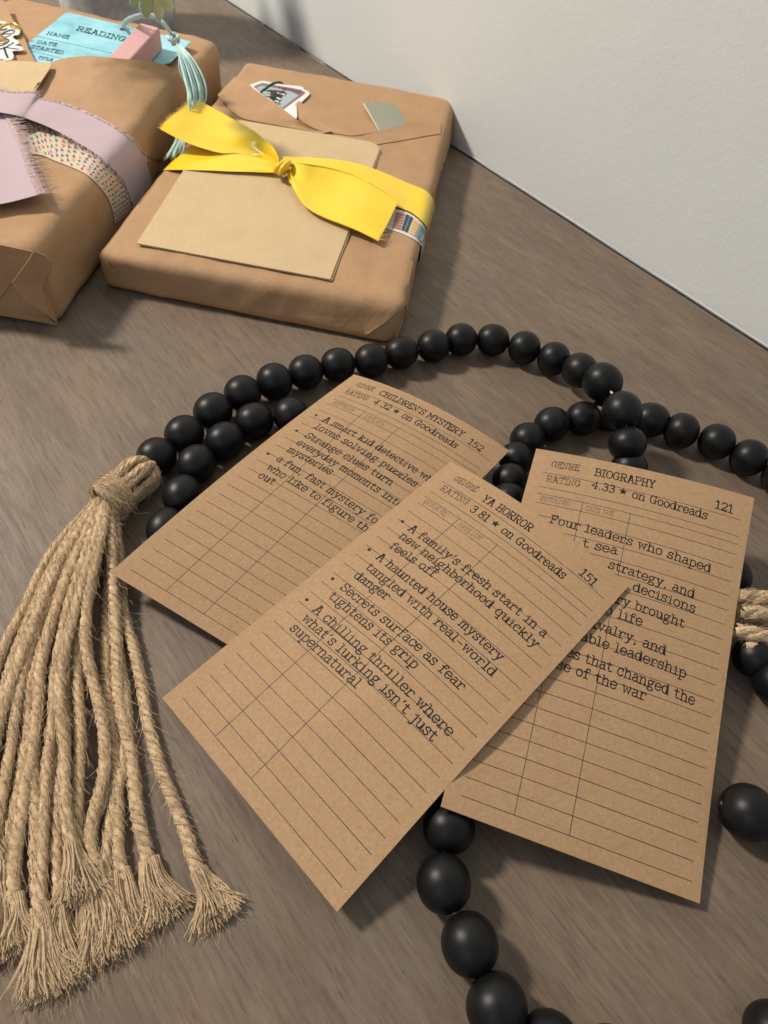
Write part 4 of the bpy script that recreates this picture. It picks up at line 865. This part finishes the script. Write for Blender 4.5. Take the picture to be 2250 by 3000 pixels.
for k in range(7):
    a0 = random.uniform(0, 6); kc = at(*W('m', [(1355, 375)])[0], 55.5); P = [kc+np.array([3.4*math.cos(a)*math.cos(a0), 3.2*math.sin(a), 2.6*math.cos(a)*math.sin(a0)])+rng.standard_normal(3)*.25 for a in np.linspace(0, 5.6, 14)]
    parts.append(tube(P, [.5, .9, .9, .5], 8, n=24))
V, f = join(parts); k_ = mesh('tassel_knot', V, f, M_AQUA, o)
parts, parts2 = [], []
for k in range(34):
    u = k/33; lft = [(1385, 430, 55), (1400, 520, 54), (1425, 640, 50), (1460, 780, 46), (1490, 900, 42), (1495, 990, 39)]
    rgt = [(1405, 430, 55), (1500, 520, 54), (1600, 660, 49), (1660, 800, 43), (1672, 920, 38), (1640, 1010, 34)]
    j = rng.standard_normal(3)*[5, 5, .8]; P = [at(*q) for q in W('m', [tuple(np.array(a)*(1-u)+np.array(b)*u+j*[min(i/3, 1)]*1) for i, (a, b) in enumerate(zip(lft, rgt))])]
    P += [at(*q) for q in W('n', [(330-95*u+j[0], 250+j[1], 30+2*u), (270-70*u+j[0]*2, 400, 26), (250-120*u+j[0]*3, 470+60*u+j[1]*2, 23.5), (235-140*u+j[0]*3, 505+60*u+j[1]*4, 22.5-4*u)])]
    (parts if k % 3 else parts2).append(tube(P, [.35, .5, .55, .5, .45], 6, n=40))
V, f = join(parts); mesh('tassel_strands', V, f, M_TEAL, o); V, f = join(parts2); mesh('tassel_strands', V, f, M_AQUA, o)
V, f = tube([at(*q) for q in W('a', [(1205, 400, 52), (1212, 480, 48), (1245, 550, 44), (1278, 610, 41), (1290, 670, 38)])], .2, 5, n=20); mesh('loose_thread', V, f, M_AQUA, o)
# --- pink eraser
zt = 53.; T4 = [at(*q, zt) for q in W('a', [(945, 150), (1078, 184), (850, 432), (700, 412)])]; B4 = [p-[0, 0, 12.] for p in T4]
V = T4+B4; er = mesh('eraser', V, [(3, 2, 1, 0), (4, 5, 6, 7), (0, 1, 5, 4), (1, 2, 6, 5), (2, 3, 7, 6), (3, 0, 4, 7)], M_PINK, None, False)
b = er.modifiers.new('bevel', 'BEVEL'); b.width = 1.3*S; b.segments = 4; wn = er.modifiers.new('shade', 'WEIGHTED_NORMAL'); wn.keep_sharp = True; tag(er, 'pink block eraser lying on the blue bookmark', 'eraser')
for p in er.data.polygons: p.use_smooth = True
# --- lettered sticker held by a gold clip
sk = [at(*q, 45.6) for q in W('l', [(-120, 330), (60, 345), (150, 385), (160, 440), (230, 455), (300, 480), (320, 520), (290, 560), (230, 570), (205, 600), (225, 625), (290, 660), (300, 700), (255, 720), (240, 735), (350, 755), (375, 785), (355, 815), (230, 820), (195, 835), (215, 880), (215, 935), (180, 965), (90, 975), (20, 950), (-120, 950)])]
sk = [np.array(p) for p in cat_rom(sk+[sk[0]], 90)[:-1]]
o = poly('sticker', sk, M_WHITE, .35); tag(o, 'white die cut sticker with black script letters on the left parcel', 'sticker')
tI = Ink(); 
def ps(pts, hw):
    P = cat_rom([W('l', [q])[0] for q in pts], len(pts)*6); tI.strip(P, hw, .05)
ps([(15, 560), (90, 550), (190, 545), (235, 520), (225, 500), (150, 498), (60, 540), (30, 590), (90, 600), (170, 570)], 1.6)
ps([(-60, 640), (40, 620), (130, 640), (140, 670), (90, 710), (0, 740), (-60, 730)], 2.0)
ps([(70, 770), (90, 850), (125, 930)], 3.4); ps([(-30, 790), (60, 780), (220, 690)], 2.0); ps([(90, 765), (200, 785), (300, 797)], 1.5); ps([(-30, 390), (0, 400), (25, 380)], 1.6); ps([(-30, 500), (60, 480), (110, 465)], 2.2)
tI.build('lettering', lambda u, v, h=0: at(u, v, 45.6+h), M_BLACK, o, .05)
V, f = tube([at(*q) for q in W('l', [(-200, 640, 47), (0, 655, 47), (55, 620, 47), (20, 580, 47), (-30, 520, 47), (-20, 470, 47.5), (80, 405, 48), (200, 385, 48), (290, 420, 47.5), (345, 480, 46), (350, 510, 44)])], .85, 8, n=50)
o = mesh('paper_clip', V, f, M_GOLD); tag(o, 'gold wire paper clip over the white lettered sticker', 'paper clip')

# ------------------------------------------------------------------ potted succulent at the back
pc = np.array([-263., 622., 0]); pp = empty('potted_plant', pc); tag(pp, 'small succulent in a mottled grey concrete pot behind the left parcel', 'plant')
prof = [(0, 0), (36, 0), (42, 2), (43.5, 20), (45.5, 60), (48, 86), (48.5, 90), (45, 91), (44, 84), (43, 80), (0, 79)]
V, f = [], []; K = 64
for r_, z_ in prof:
    for j in range(K): V.append(pc+[r_*math.cos(2*math.pi*j/K), r_*math.sin(2*math.pi*j/K), z_])
under(mesh('pot', V, grid_faces(len(prof), K, 0, True), M_CONC), pp)
def leafmat(name, c1, c2):
    m = mat(name, c1, .5, .4, Subsurface_Weight=0.); n = N(m); n.color(n.mix(n.noise(n.map(), 90, 3), c1, c2)); return m
M_L = [leafmat('sage_leaf', (.36, .50, .46), (.50, .62, .58)), leafmat('green_leaf', (.26, .42, .32), (.36, .52, .42))]
def leaf(base, tip, wd, th, m):
    base, tip = np.array(base, float), np.array(tip, float); d = tip-base; L = np.linalg.norm(d); d /= L; s = np.cross(d, [0, 0, 1.]); s /= np.linalg.norm(s)+1e-9; u = np.cross(s, d); V = []; nu, nv = 14, 10
    for i in range(nu):
        t = i/(nu-1); w_ = wd*(.10+.95*math.sin(math.pi*min(1, t**1.35*.5/.42 if t < .80 else .5/.42*.74+(t-.8)*2.0))**.8) if t < 1 else wd*.05
        w_ = wd*max(.05, math.sin(math.pi*(t*.88+.06)**1.3)); 
        for j in range(nv):
            a = 2*math.pi*j/nv; V.append(base+d*L*t+s*math.cos(a)*w_*.5+u*(math.sin(a)*th*.5*max(.12, w_/wd)-.10*L*t*t+.06*wd*math.cos(a)**2))
    under(mesh('leaf', V, grid_faces(nu, nv, 0, True)+[tuple(range(nv))[::-1], tuple(range((nu-1)*nv, nu*nv))], m), pp)
zl = 88
for b, t_, z1, z2, wd, k in (((1000, -60), (980, 78), 96, 80, 10, 1), ((1060, -60), (1070, 98), 96, 78, 8, 0), ((1100, -40), (1145, 42), 96, 84, 8.5, 0), ((960, -60), (890, 20), 96, 88, 9, 1), ((1010, -40), (1030, 70), 90, 82, 8, 0)):
    leaf(at(*W('a', [b])[0], z1), at(*W('a', [t_])[0], z2), wd*.78, 2.0, M_L[k])
rr = np.random.default_rng(12)
for k in range(34):
    a = rr.uniform(0, 6.283); el = rr.uniform(.35, 1.4) if math.cos(a) > -.1 else rr.uniform(1.1, 1.5); c = pc+np.array([14*math.cos(a), 14*math.sin(a), 98+rr.uniform(0, 34)]); L = rr.uniform(22, 40)
    leaf(c, c+np.array([math.cos(a)*math.cos(el), math.sin(a)*math.cos(el), math.sin(el)*.9])*L, rr.uniform(9, 15), 2.4, M_L[k % 2])
V, f = tube([pc+[0, 0, 78], pc+[2, 1, 100], pc+[-1, 3, 130]], [4, 3, 1.5], 8, n=10); under(mesh('stem', V, f, M_L[1]), pp)
